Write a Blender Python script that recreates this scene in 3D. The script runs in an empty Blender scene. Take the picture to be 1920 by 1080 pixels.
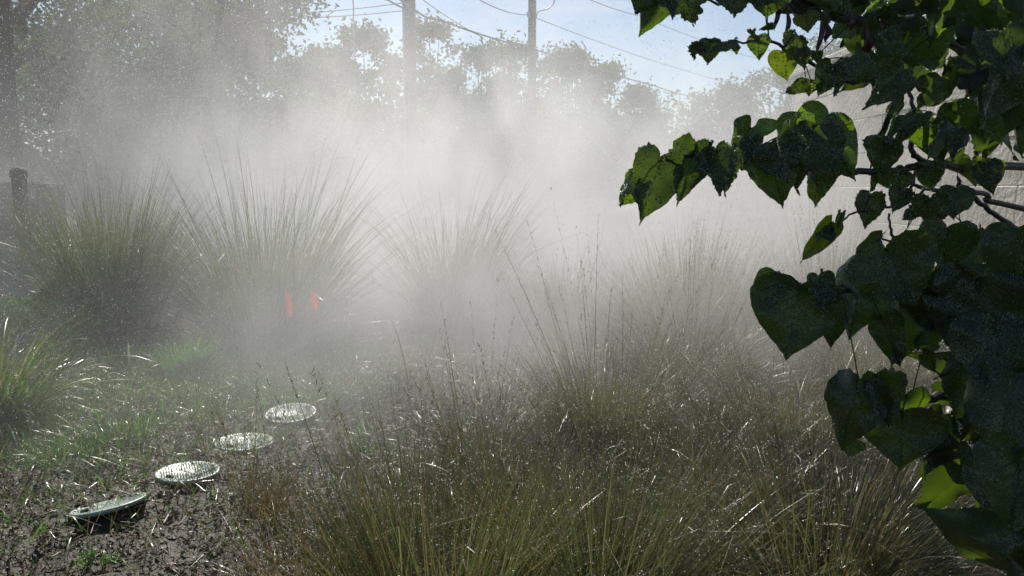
import bpy, math, random
import numpy as np
from mathutils import Vector, Matrix
SC = bpy.context.scene
COL = SC.collection
R = math.radians
rng = np.random.default_rng(11)
random.seed(5)

# ------------------------------------------------------------------ camera
TILT = 7.0
CAMZ = 1.2
cam_d = bpy.data.cameras.new("camera"); cam = bpy.data.objects.new("camera", cam_d); COL.objects.link(cam)
cam.location = (0, 0, CAMZ); cam.rotation_euler = (R(90 - TILT), 0, 0)
cam_d.sensor_width = 36; cam_d.lens = 28.125; cam_d.clip_start = 0.05; cam_d.clip_end = 3000
SC.camera = cam
# ------------------------------------------------------------------ light
SUN_EL, SUN_AZ = 38.0, -14.0          # degrees above horizon, degrees right of the view direction (+Y)
w = bpy.data.worlds.new("World"); SC.world = w; w.use_nodes = True
nt = w.node_tree; nt.nodes.clear()
out = nt.nodes.new("ShaderNodeOutputWorld"); bg = nt.nodes.new("ShaderNodeBackground")
sky = nt.nodes.new("ShaderNodeTexSky"); sky.sky_type = 'NISHITA'; sky.sun_disc = False
sky.sun_elevation = R(SUN_EL); sky.sun_rotation = R(SUN_AZ); sky.altitude = 100
sky.air_density = 1.0; sky.dust_density = 0.4; sky.ozone_density = 2.2
geo_n = nt.nodes.new("ShaderNodeTexCoord"); mp = nt.nodes.new("ShaderNodeMapping"); mp.inputs['Scale'].default_value = (3, 3, 14)
nz = nt.nodes.new("ShaderNodeTexNoise"); nz.inputs['Scale'].default_value = 1.6; nz.inputs['Detail'].default_value = 6
cr = nt.nodes.new("ShaderNodeValToRGB"); cr.color_ramp.elements[0].position = .56; cr.color_ramp.elements[1].position = .8
mx = nt.nodes.new("ShaderNodeMix"); mx.data_type = 'RGBA'; mx.inputs['B'].default_value = (11, 11, 10.6, 1)
mul = nt.nodes.new("ShaderNodeMath"); mul.operation = 'MULTIPLY'; mul.inputs[1].default_value = .35
L = nt.links.new
L(geo_n.outputs['Generated'], mp.inputs['Vector']); L(mp.outputs[0], nz.inputs['Vector']); L(nz.outputs['Fac'], cr.inputs[0])
L(cr.outputs[0], mul.inputs[0]); L(mul.outputs[0], mx.inputs['Factor']); L(sky.outputs[0], mx.inputs['A']); L(mx.outputs['Result'], bg.inputs['Color'])
bg.inputs['Strength'].default_value = 0.085
L(bg.outputs[0], out.inputs[0])
sd = bpy.data.lights.new("sun", 'SUN'); sd.energy = 5.0; sd.angle = R(.5); sd.color = (1, .95, .86)
sun = bpy.data.objects.new("sun", sd); COL.objects.link(sun); sun.location = (0, 0, 20)
a, e = R(SUN_AZ), R(SUN_EL)
sdir = Vector((math.sin(a) * math.cos(e), math.cos(a) * math.cos(e), math.sin(e)))
sun.rotation_euler = sdir.to_track_quat('Z', 'Y').to_euler()
SC.view_settings.view_transform = 'Standard'; SC.view_settings.look = 'None'
SC.view_settings.exposure = 0.03; SC.view_settings.gamma = 1
SC.cycles.volume_bounces = 1; SC.cycles.max_bounces = 5; SC.cycles.transparent_max_bounces = 12
SC.cycles.diffuse_bounces = 2; SC.cycles.transmission_bounces = 2
SC.cycles.volume_step_rate = 1.0; SC.cycles.volume_max_steps = 128
SC.cycles.sample_clamp_indirect = 6
SC.cycles.use_denoising = True

# ------------------------------------------------------------------ helpers
def ray(px, py):
    x, z = (px - 960) / 1500, (540 - py) / 1500
    t = R(TILT); c, s = math.cos(t), math.sin(t)
    return Vector((x, c + z * s, -s + z * c))
def at(px, py, d):                       # a photo pixel at depth d (metres along the lens axis)
    return Vector((0, 0, CAMZ)) + ray(px, py) * d
def aty(px, py, y):                      # a photo pixel at ground distance y
    r = ray(px, py); return Vector((0, 0, CAMZ)) + r * (y / r.y)
def gr(px, py, z=0.0):                   # where the pixel meets the ground
    r = ray(px, py); return Vector((0, 0, CAMZ)) + r * ((z - CAMZ) / r.z)

class Geo:
    def __init__(s): s.v = []; s.f = []; s.c = []; s.u = []; s.n = 0
    def add(s, v, f, c=None, u=None):    # v (n,3); f (m,k)
        v = np.asarray(v, float).reshape(-1, 3)
        s.v.append(v); s.f.append(np.asarray(f, int) + s.n)
        if c is None: c = (.5, .5, .5)
        c = np.asarray(c, float)
        if c.ndim == 1: c = np.tile(c, (len(v), 1))
        s.c.append(c); s.u.append(np.zeros((len(v), 2)) if u is None else np.asarray(u, float))
        s.n += len(v)
    def build(s, name, mat, parent=None, smooth=True, origin=None):
        v = np.concatenate(s.v); o = np.zeros(3) if origin is None else np.array(origin, float)
        me = bpy.data.meshes.new(name)
        loops = np.concatenate([f.ravel() for f in s.f])
        tot = np.concatenate([np.full(len(f), f.shape[1]) for f in s.f])
        me.vertices.add(len(v)); me.vertices.foreach_set("co", (v - o).ravel())
        me.loops.add(len(loops)); me.loops.foreach_set("vertex_index", loops)
        me.polygons.add(len(tot)); me.polygons.foreach_set("loop_start", np.concatenate([[0], np.cumsum(tot)[:-1]]))
        me.polygons.foreach_set("loop_total", tot)
        me.polygons.foreach_set("use_smooth", np.full(len(tot), smooth))
        ca = me.color_attributes.new("tint", 'FLOAT_COLOR', 'POINT')
        c = np.concatenate(s.c); ca.data.foreach_set("color", np.hstack([c, np.ones((len(c), 1))]).ravel())
        ua = me.attributes.new("leafuv", 'FLOAT_VECTOR', 'POINT')
        u = np.concatenate(s.u); ua.data.foreach_set("vector", np.hstack([u, np.zeros((len(u), 1))]).ravel())
        me.update(calc_edges=True); me.validate()
        me.materials.append(mat)
        ob = bpy.data.objects.new(name, me); COL.objects.link(ob)
        ob.location = o
        if parent is not None:
            ob.parent = parent; ob.location = Vector(o) - parent.location if origin is not None else -parent.location
        return ob
def empty(name, loc): 
    o = bpy.data.objects.new(name, None); o.location = loc; o.empty_display_size = .1; COL.objects.link(o); return o
def tag(o, label=None, cat=None, group=None, kind=None):
    if label: o['label'] = label
    if cat: o['category'] = cat
    if group: o['group'] = group
    if kind: o['kind'] = kind
    return o
def tube(g, pts, rad, k=7, c=(.5, .5, .5), cap=True):
    pts = [Vector(p) for p in pts]; n = len(pts)
    if np.isscalar(rad): rad = [rad] * n
    V = []; prev = None
    for i, p in enumerate(pts):
        t = (pts[min(i + 1, n - 1)] - pts[max(i - 1, 0)]).normalized()
        if prev is None: a = t.orthogonal().normalized()
        else: a = (prev - t * prev.dot(t)).normalized()
        prev = a; b = t.cross(a)
        for j in range(k):
            q = 2 * math.pi * j / k
            V.append(p + (a * math.cos(q) + b * math.sin(q)) * rad[i])
    F = [[i * k + j, i * k + (j + 1) % k, (i + 1) * k + (j + 1) % k, (i + 1) * k + j] for i in range(n - 1) for j in range(k)]
    g.add(V, F, c)
    if cap:
        for e_, base in ((0, 0), (n - 1, (n - 1) * k)):
            ring = [V[base + j] for j in range(k)]
            g.add(ring + [pts[e_]], [[j, (j + 1) % k, k] for j in range(k)], c)
def smooth_path(pts, n=6):
    P = [Vector(p) for p in pts]; P = [P[0] * 2 - P[1]] + P + [P[-1] * 2 - P[-2]]; o = []
    for i in range(1, len(P) - 2):
        for k in range(n):
            t = k / n; a, b, c, d = P[i - 1], P[i], P[i + 1], P[i + 2]
            o.append(.5 * ((2 * b) + (c - a) * t + (2 * a - 5 * b + 4 * c - d) * t * t + (3 * b - a - 3 * c + d) * t ** 3))
    o.append(P[-2]); return o

# ------------------------------------------------------------------ materials
def mat(name):
    m = bpy.data.materials.new(name); m.use_nodes = True; m.node_tree.nodes.clear()
    o = m.node_tree.nodes.new("ShaderNodeOutputMaterial"); return m, m.node_tree.nodes, m.node_tree.links, o
def N(nodes, t, **kw):
    n = nodes.new(t)
    for k, v in kw.items():
        if k in n.inputs: n.inputs[k].default_value = v
        else: setattr(n, k, v)
    return n
def plant_mat(name, rough=.35, trans=.45, spec=.5, bump=0, bscale=300, tgain=(1.5, 1.7, .7), noise_amt=.35, nscale=8, coat=0):
    m, n, l, o = mat(name)
    at_ = N(n, "ShaderNodeAttribute", attribute_name="tint")
    gm = N(n, "ShaderNodeNewGeometry"); nz = N(n, "ShaderNodeTexNoise", Scale=nscale, Detail=3.0)
    l.new(gm.outputs['Position'], nz.inputs['Vector'])
    mr = N(n, "ShaderNodeMapRange"); mr.inputs['To Min'].default_value = 1 - noise_amt; mr.inputs['To Max'].default_value = 1 + noise_amt
    l.new(nz.outputs['Fac'], mr.inputs['Value'])
    mu = N(n, "ShaderNodeVectorMath", operation='SCALE'); l.new(at_.outputs['Color'], mu.inputs[0]); l.new(mr.outputs[0], mu.inputs['Scale'])
    p = N(n, "ShaderNodeBsdfPrincipled"); p.inputs['Roughness'].default_value = rough
    p.inputs['Specular IOR Level'].default_value = spec; l.new(mu.outputs[0], p.inputs['Base Color'])
    p.inputs['Coat Weight'].default_value = coat; p.inputs['Coat Roughness'].default_value = .15
    tr = N(n, "ShaderNodeBsdfTranslucent"); tg = N(n, "ShaderNodeVectorMath", operation='MULTIPLY'); tg.inputs[1].default_value = tgain
    l.new(mu.outputs[0], tg.inputs[0]); l.new(tg.outputs[0], tr.inputs['Color'])
    mixs = N(n, "ShaderNodeMixShader", Fac=trans); l.new(p.outputs[0], mixs.inputs[1]); l.new(tr.outputs[0], mixs.inputs[2])
    l.new(mixs.outputs[0], o.inputs['Surface'])
    if bump:
        nb = N(n, "ShaderNodeTexNoise", Scale=bscale, Detail=2.0); l.new(gm.outputs['Position'], nb.inputs['Vector'])
        b = N(n, "ShaderNodeBump", Strength=1.0, Distance=bump); l.new(nb.outputs['Fac'], b.inputs['Height']); l.new(b.outputs[0], p.inputs['Normal'])
    return m
M = {}
M['grass'] = plant_mat('wet_grass', .3, .3, .55, 0, nscale=6, tgain=(1.35, 1.4, .8))
M['stalk'] = plant_mat('seed_stalks', .5, .25, .4)
M['foliage'] = plant_mat('tree_foliage', .75, .35, .12, nscale=1.2, noise_amt=.5)
M['bark'] = plant_mat('bark', .85, 0, .2, .01, 40, nscale=15, noise_amt=.6)
M['twig'] = plant_mat('wet_twig', .35, 0, .6, .001, 300, nscale=60)
M['pod'] = plant_mat('seed_pod', .3, .2, .6, .0008, 200, (1.6, .6, .5))
# water beads: white glossy and translucent colour stands in for their sparkle
def drop_mat(name, tw=.5):
    m, n, l, o = mat(name)
    g = N(n, "ShaderNodeBsdfGlossy", Roughness=.3); g.inputs['Color'].default_value = (1, 1, 1, 1)
    t = N(n, "ShaderNodeBsdfTranslucent"); t.inputs['Color'].default_value = (.95, .97, 1, 1)
    mi = N(n, "ShaderNodeMixShader", Fac=tw); l.new(g.outputs[0], mi.inputs[1]); l.new(t.outputs[0], mi.inputs[2])
    l.new(mi.outputs[0], o.inputs['Surface']); return m
M['drop'] = drop_mat('water_bead', .5); M['airdrop'] = drop_mat('airborne_drop', .75)
m_, n_, l_, o_ = mat('leaf_bead'); gl_ = N(n_, "ShaderNodeBsdfGlass", Roughness=.12, IOR=1.33); tl_ = N(n_, "ShaderNodeBsdfTranslucent"); tl_.inputs['Color'].default_value = (.8, .85, .7, 1)
mx_ = N(n_, "ShaderNodeMixShader", Fac=.82); l_.new(gl_.outputs[0], mx_.inputs[1]); l_.new(tl_.outputs[0], mx_.inputs[2]); l_.new(mx_.outputs[0], o_.inputs['Surface']); M['leafbead'] = m_  # mostly a pale translucent tint, standing in for sparkle on the leaves
# redbud leaf: veins from leaf coordinates, wet film, translucency
def leaf_mat():
    m, n, l, o = mat('redbud_leaf')
    at_ = N(n, "ShaderNodeAttribute", attribute_name="tint"); uv = N(n, "ShaderNodeAttribute", attribute_name="leafuv")
    sp = N(n, "ShaderNodeSeparateXYZ"); l.new(uv.outputs['Vector'], sp.inputs[0])
    ab = N(n, "ShaderNodeMath", operation='ABSOLUTE'); l.new(sp.outputs['X'], ab.inputs[0])
    # side veins: v - 0.9|u| repeated
    m1 = N(n, "ShaderNodeMath", operation='MULTIPLY_ADD'); m1.inputs[1].default_value = -.85; l.new(ab.outputs[0], m1.inputs[0]); l.new(sp.outputs['Y'], m1.inputs[2])
    m2 = N(n, "ShaderNodeMath", operation='MULTIPLY'); m2.inputs[1].default_value = 7.0; l.new(m1.outputs[0], m2.inputs[0])
    pp = N(n, "ShaderNodeMath", operation='PINGPONG'); pp.inputs[1].default_value = .5; l.new(m2.outputs[0], pp.inputs[0])
    v1 = N(n, "ShaderNodeMapRange"); v1.inputs['From Min'].default_value = 0; v1.inputs['From Max'].default_value = .07; l.new(pp.outputs[0], v1.inputs['Value'])
    v2 = N(n, "ShaderNodeMapRange"); v2.inputs['From Min'].default_value = 0; v2.inputs['From Max'].default_value = .018; l.new(ab.outputs[0], v2.inputs['Value'])
    vm = N(n, "ShaderNodeMath", operation='MINIMUM'); l.new(v1.outputs[0], vm.inputs[0]); l.new(v2.outputs[0], vm.inputs[1])
    gm = N(n, "ShaderNodeNewGeometry"); nz = N(n, "ShaderNodeTexNoise", Scale=35.0, Detail=4.0); l.new(gm.outputs['Position'], nz.inputs['Vector'])
    mr = N(n, "ShaderNodeMapRange"); mr.inputs['To Min'].default_value = .6; mr.inputs['To Max'].default_value = 1.4; l.new(nz.outputs['Fac'], mr.inputs['Value'])
    mu = N(n, "ShaderNodeVectorMath", operation='SCALE'); l.new(at_.outputs['Color'], mu.inputs[0]); l.new(mr.outputs[0], mu.inputs['Scale'])
    veinc = N(n, "ShaderNodeMix", data_type='RGBA'); l.new(vm.outputs[0], veinc.inputs['Factor'])
    sc = N(n, "ShaderNodeVectorMath", operation='SCALE'); sc.inputs['Scale'].default_value = .8; l.new(mu.outputs[0], sc.inputs[0])
    l.new(sc.outputs[0], veinc.inputs['A']); l.new(mu.outputs[0], veinc.inputs['B'])
    p = N(n, "ShaderNodeBsdfPrincipled", Roughness=.4); p.inputs['Specular IOR Level'].default_value = .5
    p.inputs['Coat Weight'].default_value = .6; p.inputs['Coat Roughness'].default_value = .22
    l.new(veinc.outputs['Result'], p.inputs['Base Color'])
    vb = N(n, "ShaderNodeTexVoronoi", Scale=560.0); l.new(gm.outputs['Position'], vb.inputs['Vector'])
    vr = N(n, "ShaderNodeMapRange"); vr.inputs['From Min'].default_value = .1; vr.inputs['From Max'].default_value = .45; vr.inputs['To Min'].default_value = 1; vr.inputs['To Max'].default_value = 0
    l.new(vb.outputs['Distance'], vr.inputs['Value'])
    b = N(n, "ShaderNodeBump", Strength=1.0, Distance=.0011); l.new(vr.outputs[0], b.inputs['Height'])
    b2 = N(n, "ShaderNodeBump", Strength=.5, Distance=.0004); l.new(vm.outputs[0], b2.inputs['Height']); l.new(b.outputs[0], b2.inputs['Normal'])
    l.new(b2.outputs[0], p.inputs['Normal']); l.new(b2.outputs[0], p.inputs['Coat Normal'])
    tr = N(n, "ShaderNodeBsdfTranslucent"); tg = N(n, "ShaderNodeVectorMath", operation='MULTIPLY'); tg.inputs[1].default_value = (2.7, 2.7, .45)
    l.new(veinc.outputs['Result'], tg.inputs[0]); l.new(tg.outputs[0], tr.inputs['Color'])
    mixs = N(n, "ShaderNodeMixShader", Fac=.4); l.new(p.outputs[0], mixs.inputs[1]); l.new(tr.outputs[0], mixs.inputs[2])
    l.new(mixs.outputs[0], o.inputs['Surface']); return m
M['leaf'] = leaf_mat()
def simple(name, c, rough=.6, spec=.4, metal=0, bump=0, bs=50, var=.25, ns=8):
    m, n, l, o = mat(name)
    p = N(n, "ShaderNodeBsdfPrincipled", Roughness=rough, Metallic=metal); p.inputs['Specular IOR Level'].default_value = spec
    tc = N(n, "ShaderNodeNewGeometry"); nz = N(n, "ShaderNodeTexNoise", Scale=ns, Detail=5.0); l.new(tc.outputs['Position'], nz.inputs['Vector'])
    mx = N(n, "ShaderNodeMix", data_type='RGBA'); mx.inputs['A'].default_value = tuple(x * (1 - var) for x in c) + (1,); mx.inputs['B'].default_value = tuple(min(1, x * (1 + var)) for x in c) + (1,)
    l.new(nz.outputs['Fac'], mx.inputs['Factor']); l.new(mx.outputs['Result'], p.inputs['Base Color'])
    if bump:
        nb = N(n, "ShaderNodeTexNoise", Scale=bs, Detail=4.0); l.new(tc.outputs['Position'], nb.inputs['Vector'])
        b = N(n, "ShaderNodeBump", Strength=1.0, Distance=bump); l.new(nb.outputs['Fac'], b.inputs['Height']); l.new(b.outputs[0], p.inputs['Normal'])
    l.new(p.outputs[0], o.inputs['Surface']); return m
M['ground'] = simple('wet_soil', (.055, .042, .028), .6, .25, 0, .012, 60, .5, 12)
M['chip'] = plant_mat('wood_mulch', .42, 0, .35, .002, 200, nscale=30)
M['pole'] = simple('weathered_pole', (.13, .105, .085), .8, .2, 0, .01, 30)
M['wire'] = simple('black_cable', (.03, .03, .03), .6)
M['galv'] = simple('galvanised_steel', (.4, .41, .42), .45, .5, .8)
M['lid'] = simple('green_plastic_lid', (.22, .3, .26), .45, 1.0, 0, .0006, 300, .2, 20)
_p = [q for q in M['lid'].node_tree.nodes if q.type == 'BSDF_PRINCIPLED'][0]; _p.inputs['Coat Weight'].default_value = 1; _p.inputs['Coat Roughness'].default_value = .4
M['liddark'] = simple('lid_hole', (.01, .012, .01), .8)
M['flag'] = plant_mat('marker_flag', .5, .5, .3, 0, 300, (1.3, 1.1, 1.0), .1)
M['post'] = simple('dark_timber', (.022, .021, .019), .75, .3, 0, .006, 30)
# ------------------------------------------------------------------ ground
def hump(x, y):
    return .03 * np.sin(x * 1.3 + 1) * np.cos(y * 1.1) + .018 * np.sin(x * 3.7 + y * 2.1) + .012 * np.sin(x * 7.9 - y * 6.3)
def ground_z(x, y):
    f = np.clip((14 - np.abs(y - 5)) / 6, 0, 1) * np.clip((10 - np.abs(x)) / 4, 0, 1)
    return hump(x, y) * f
def axis(a0, a1, step, far):
    core = np.arange(a0, a1, step); o = []; d = step
    while d < far: d *= 1.35; o.append(d)
    up = a1 + np.cumsum(o); dn = a0 - np.cumsum(o)
    return np.concatenate([dn[::-1], core, up])
xs = axis(-5, 5, .05, 300); ys = axis(0, 9, .05, 300)
X, Y = np.meshgrid(xs, ys); Z = ground_z(X, Y) + .008 * rng.standard_normal(X.shape) * (np.abs(X) < 6) * (np.abs(Y - 5) < 6)
g = Geo(); nx, ny = len(xs), len(ys)
ii, jj = np.meshgrid(np.arange(nx - 1), np.arange(ny - 1)); a_ = (jj * nx + ii).ravel()
g.add(np.stack([X.ravel(), Y.ravel(), Z.ravel()], 1), np.stack([a_, a_ + 1, a_ + nx + 1, a_ + nx], 1))
o = g.build('ground', M['ground']); tag(o, kind='structure')

def chips(n, x0, x1, y0, y1, lmin, lmax, pal, lift=.015):
    x = rng.uniform(x0, x1, n); y = y0 + (y1 - y0) * rng.uniform(0, 1, n) ** 1.4
    z = ground_z(x, y) + rng.uniform(0, lift, n)
    yaw = rng.uniform(0, 2 * np.pi, n); pit = rng.normal(0, .35, n); rol = rng.normal(0, .5, n)
    Lh = rng.uniform(lmin, lmax, n) / 2; Wh = Lh * rng.uniform(.12, .4, n); Th = rng.uniform(.001, .004, n)
    t = np.stack([np.cos(yaw) * np.cos(pit), np.sin(yaw) * np.cos(pit), np.sin(pit)], 1)
    s = np.stack([-np.sin(yaw) * np.cos(rol), np.cos(yaw) * np.cos(rol), np.sin(rol)], 1); up = np.cross(t, s)
    c = np.stack([x, y, z], 1)
    t *= Lh[:, None]; s *= Wh[:, None]; up *= Th[:, None]
    V = np.stack([c - t - s * .6, c - t * .8 + s, c + t + s * .7, c + t * .9 - s, c + up * 2 - t * .5, c + up * 2 + t * .5], 1)
    base = (np.arange(n) * 6)[:, None]
    F = np.concatenate([base + np.array([[0, 4, 5, 3]]), base + np.array([[1, 2, 5, 4]])], 0)
    T = np.concatenate([base + np.array([[0, 1, 4]]), base + np.array([[3, 5, 2]])], 0)
    pal = np.array(pal); col = pal[rng.integers(0, len(pal), n)] * rng.uniform(.6, 1.4, (n, 1))
    g = Geo(); g.add(V.reshape(-1, 3), F, np.repeat(col, 6, 0)); g.f.append(T)
    return g
g = chips(130000, -4.2, 4.2, 1.3, 8.5, .006, .03, [(.13, .075, .035), (.075, .046, .026), (.17, .1, .05), (.21, .15, .085), (.05, .034, .02), (.09, .08, .035)])
o = g.build('wood_mulch', M['chip'], smooth=False)
tag(o, 'dark wet shredded wood mulch glinting across the planting bed', 'mulch', kind='stuff')

# ------------------------------------------------------------------ droplets
OCT = np.array([[1, 0, 0], [-1, 0, 0], [0, 1, 0], [0, -1, 0], [0, 0, 1], [0, 0, -1]], float)
OF = np.array([[0, 2, 4], [2, 1, 4], [1, 3, 4], [3, 0, 4], [2, 0, 5], [1, 2, 5], [3, 1, 5], [0, 3, 5]])
def droplets(P, r, jit=.3, stretch=1.0):
    n = len(P); r = np.asarray(r) * rng.uniform(1 - jit, 1 + jit, n)
    th = rng.uniform(0, 6.28, n); cs, sn = np.cos(th), np.sin(th)
    O = np.tile(OCT, (n, 1, 1)) * r[:, None, None]
    O[:, :, 2] *= stretch
    x = O[:, :, 0] * cs[:, None] - O[:, :, 1] * sn[:, None]; y = O[:, :, 0] * sn[:, None] + O[:, :, 1] * cs[:, None]
    tz = rng.normal(0, .25, n)[:, None]; O = np.stack([x + O[:, :, 2] * tz, y, O[:, :, 2]], 2)
    V = (P[:, None, :] + O).reshape(-1, 3); F = (np.arange(n)[:, None, None] * 6 + OF[None]).reshape(-1, 3)
    g = Geo(); g.add(V, F, (1, 1, 1)); return g

# ------------------------------------------------------------------ grass
def blade_curves(n, cx, cy, rad, L, lean, droop, seg=8, az=None, azs=None, bend=1.6, lean_sd=.18):
    K = max(6, min(26, n // 70)); tq = rng.uniform(0, 2 * np.pi, K); tr_ = np.sqrt(rng.uniform(.05, 1, K)); tl = rng.normal(0, .13, K); ts = rng.uniform(.62, 1.08, K)
    ti = rng.integers(0, K, n)
    q = tq[ti] + rng.normal(0, .45, n); rr = rad * np.clip(tr_[ti] + rng.normal(0, .16, n), 0.02, 1.2)
    x0 = cx + rr * np.cos(q); y0 = cy + rr * np.sin(q)
    phi = q + rng.normal(0, .5, n) if az is None else rng.normal(az, azs, n)
    Ln = rng.uniform(L[0], L[1], n) * ts[ti] * 1.05 * (1 - .25 * rng.uniform(0, 1, n) ** 2)
    th0 = np.abs(rng.normal(0, lean_sd * .8, n) + tl[ti]) + lean * (rr / max(rad, 1e-6)) * rng.uniform(.3, 1.2, n)
    dr = droop * rng.uniform(.2, 1.3, n)
    s = (np.arange(seg) + .5) / seg
    th = th0[:, None] + dr[:, None] * s[None] ** bend
    st = (Ln / seg)[:, None]
    kk = rng.uniform(0, 1, n) < .14; ks = rng.uniform(.25, .85, n); th = th + (kk[:, None] * (s[None] > ks[:, None])) * rng.uniform(.4, 1.9, n)[:, None]
    dx = np.sin(th) * st; dz = np.cos(th) * st
    h = np.concatenate([np.zeros((n, 1)), np.cumsum(dx, 1)], 1); v = np.concatenate([np.zeros((n, 1)), np.cumsum(dz, 1)], 1)
    wob = np.concatenate([np.zeros((n, 1)), np.cumsum(rng.normal(0, .02, (n, seg)) * st, 1)], 1)
    P = np.stack([x0[:, None] + h * np.cos(phi)[:, None] - wob * np.sin(phi)[:, None],
                  y0[:, None] + h * np.sin(phi)[:, None] + wob * np.cos(phi)[:, None],
                  np.maximum(ground_z(x0, y0)[:, None] + v, .004 + ground_z(x0, y0)[:, None])], 2)
    return P, phi
def ribbons(P, phi, w, pal, tipc=None):
    n, m, _ = P.shape
    a = phi + np.pi / 2 + rng.normal(0, .7, n)
    side = np.stack([np.cos(a), np.sin(a), rng.normal(0, .3, n)], 1)
    s = np.linspace(0, 1, m); prof = np.where(s < .5, .75 + .5 * s, 1.0 - (s - .5) * 1.9) * 1.0
    pal = np.array(pal) * 1.15
    W = (w * rng.uniform(.6, 1.3, n))[:, None] * prof[None] * .5
    A = P - side[:, None] * W[..., None]; B = P + side[:, None] * W[..., None]
    V = np.stack([A, B], 2).reshape(-1, 3)
    b = (np.arange(n) * m * 2)[:, None] + (np.arange(m - 1) * 2)[None]; b = b.ravel()
    F = np.stack([b, b + 1, b + 3, b + 2], 1)
    pal = np.array(pal); col = pal[rng.integers(0, len(pal), n)] * rng.uniform(.65, 1.35, (n, 1))
    C = np.repeat(col[:, None], m, 1)
    if tipc is not None:
        k = (s ** 3)[None, :, None]; C = C * (1 - k) + np.array(tipc)[None, None] * k
    C = np.repeat(C, 2, 1).reshape(-1, 3) if False else np.repeat(C.reshape(-1, 3), 2, 0)
    g = Geo(); g.add(V, F, C); return g
GREEN = [(.085, .135, .045), (.1, .15, .05), (.065, .11, .035), (.14, .15, .07), (.18, .16, .09)]
OLIVE = [(.095, .115, .055), (.12, .125, .07), (.16, .145, .09), (.2, .175, .125), (.075, .085, .045), (.14, .1, .062)]
BROWN = [(.16, .105, .06), (.125, .085, .05), (.19, .14, .085), (.105, .1, .05), (.2, .13, .075)]
FRESH = [(.13, .31, .035), (.17, .36, .05), (.1, .24, .035)]
GREY = [(.15, .14, .1), (.18, .165, .125), (.12, .13, .08), (.2, .18, .145)]
def clump(name, label, px, py, n, L, lean, droop, w=.004, rad=.22, pal=GREEN, cat='grass clump', group='clumps of tall bunch grass',
          stalks=0, stalk_L=(.8, 1.1), drops=500, seg=8, az=None, azs=None, dr_r=.0016, lean_sd=.18, tipc=(.16, .14, .08), stalk_pal=None, dead=0, base=None, bend=1.6):
    c = gr(px, py) if base is None else Vector(base)
    root = empty(name, (c.x, c.y, 0)); tag(root, label, cat, group)
    P, phi = blade_curves(n, c.x, c.y, rad, L, lean, droop, seg, az, azs, lean_sd=lean_sd, bend=bend)
    ribbons(P, phi, w, pal, tipc).build('blades', M['grass'], root)
    if dead:
        D, ph = blade_curves(dead, c.x, c.y, rad * 1.3, (L[0] * .3, L[1] * .6), lean * 1.3 + .5, droop * 1.4 + .6, seg)
        ribbons(D, ph, w * 1.1, BROWN).build('dead_thatch', M['grass'], root)
    if stalks:
        S, ph = blade_curves(stalks, c.x, c.y, rad * .7, stalk_L, lean * .5, .12, 9, lean_sd=.14)
        gs = ribbons(S, ph, .0028, stalk_pal or BROWN)
        # feathery panicle at the top of each stalk: short side spikelets
        top = S[:, 5:, :]; k = 26
        t = rng.uniform(0, 3.999, (stalks, k)); i0 = t.astype(int); fr = (t - i0)[..., None]
        A = np.take_along_axis(top, i0[..., None].repeat(3, 2), 1) * (1 - fr) + np.take_along_axis(top, (i0 + 1)[..., None].repeat(3, 2), 1) * fr
        A = A.reshape(-1, 3); d = rng.normal(0, 1, A.shape) * [1, 1, .3] + [0, 0, 1.6]; d /= np.linalg.norm(d, axis=1)[:, None]
        ln = rng.uniform(.006, .016, len(A))[:, None]; sd = np.cross(d, rng.normal(0, 1, A.shape)); sd /= np.linalg.norm(sd, axis=1)[:, None]; sd *= .0009
        V = np.stack([A - sd, A + sd, A + d * ln + sd, A + d * ln - sd], 1).reshape(-1, 3)
        gs.add(V, (np.arange(len(A)) * 4)[:, None] + np.array([[0, 1, 2, 3]]), (.16, .12, .09))
        gs.build('seed_stalks', M['stalk'], root)
        P2 = S
    if drops:
        drops = int(drops * 1.9)
        Q = P.reshape(-1, P.shape[1], 3); i = rng.integers(0, len(Q), drops); sN = rng.uniform(1.5, P.shape[1] - 1.001, drops); k0 = sN.astype(int); f = (sN - k0)[:, None]
        pts = Q[i, k0] * (1 - f) + Q[i, k0 + 1] * f
        o = droplets(pts, dr_r * 1.15).build('water_beads', M['drop'], root); o['kind'] = 'stuff'
    return root

# back row of tall fountains
clump('grass_clump', 'tall grass fountain left of the two red flags, second from the left, widest and tallest', 495, 628, 1700, (.95, 1.9), .6, .55, .006, .36, GREEN, drops=900, dr_r=.0022, lean_sd=.2, dead=500)
clump('grass_clump', 'tall grass clump beside the dark trunk at the left edge, with upright tufts', 208, 616, 1900, (1.0, 1.68), .42, .42, .006, .3, [(.1, .17, .045), (.12, .18, .05)] + GREEN, drops=900, dr_r=.0022, dead=600)
clump('grass_clump', 'pale grass fountain half lost in mist, right of the red flags', 845, 600, 1200, (.85, 1.65), .5, .6, .005, .3, OLIVE, drops=700, dr_r=.0022)
clump('grass_clump', 'hazy grey purple wispy clump behind the seed stalks, under the lit leaf', 1290, 640, 2600, (.5, 1.15), .55, .35, .0026, .5, GREY, drops=2500, dr_r=.002, stalks=220, stalk_L=(.8, 1.2))
clump('grass_clump', 'hazy low grey clump in the mist, between pale fountain and purple one', 1060, 620, 1600, (.4, .9), .6, .5, .0028, .45, GREY, drops=1800, dr_r=.002, stalks=60, stalk_L=(.7, 1.05))
clump('grass_clump', 'fine dry grass before the pale stone wall, behind the dark leaves', 1560, 600, 1500, (.5, 1.05), .5, .3, .0028, .5, BROWN, drops=1200, dr_r=.002, stalks=120, stalk_L=(.8, 1.25))
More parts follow.
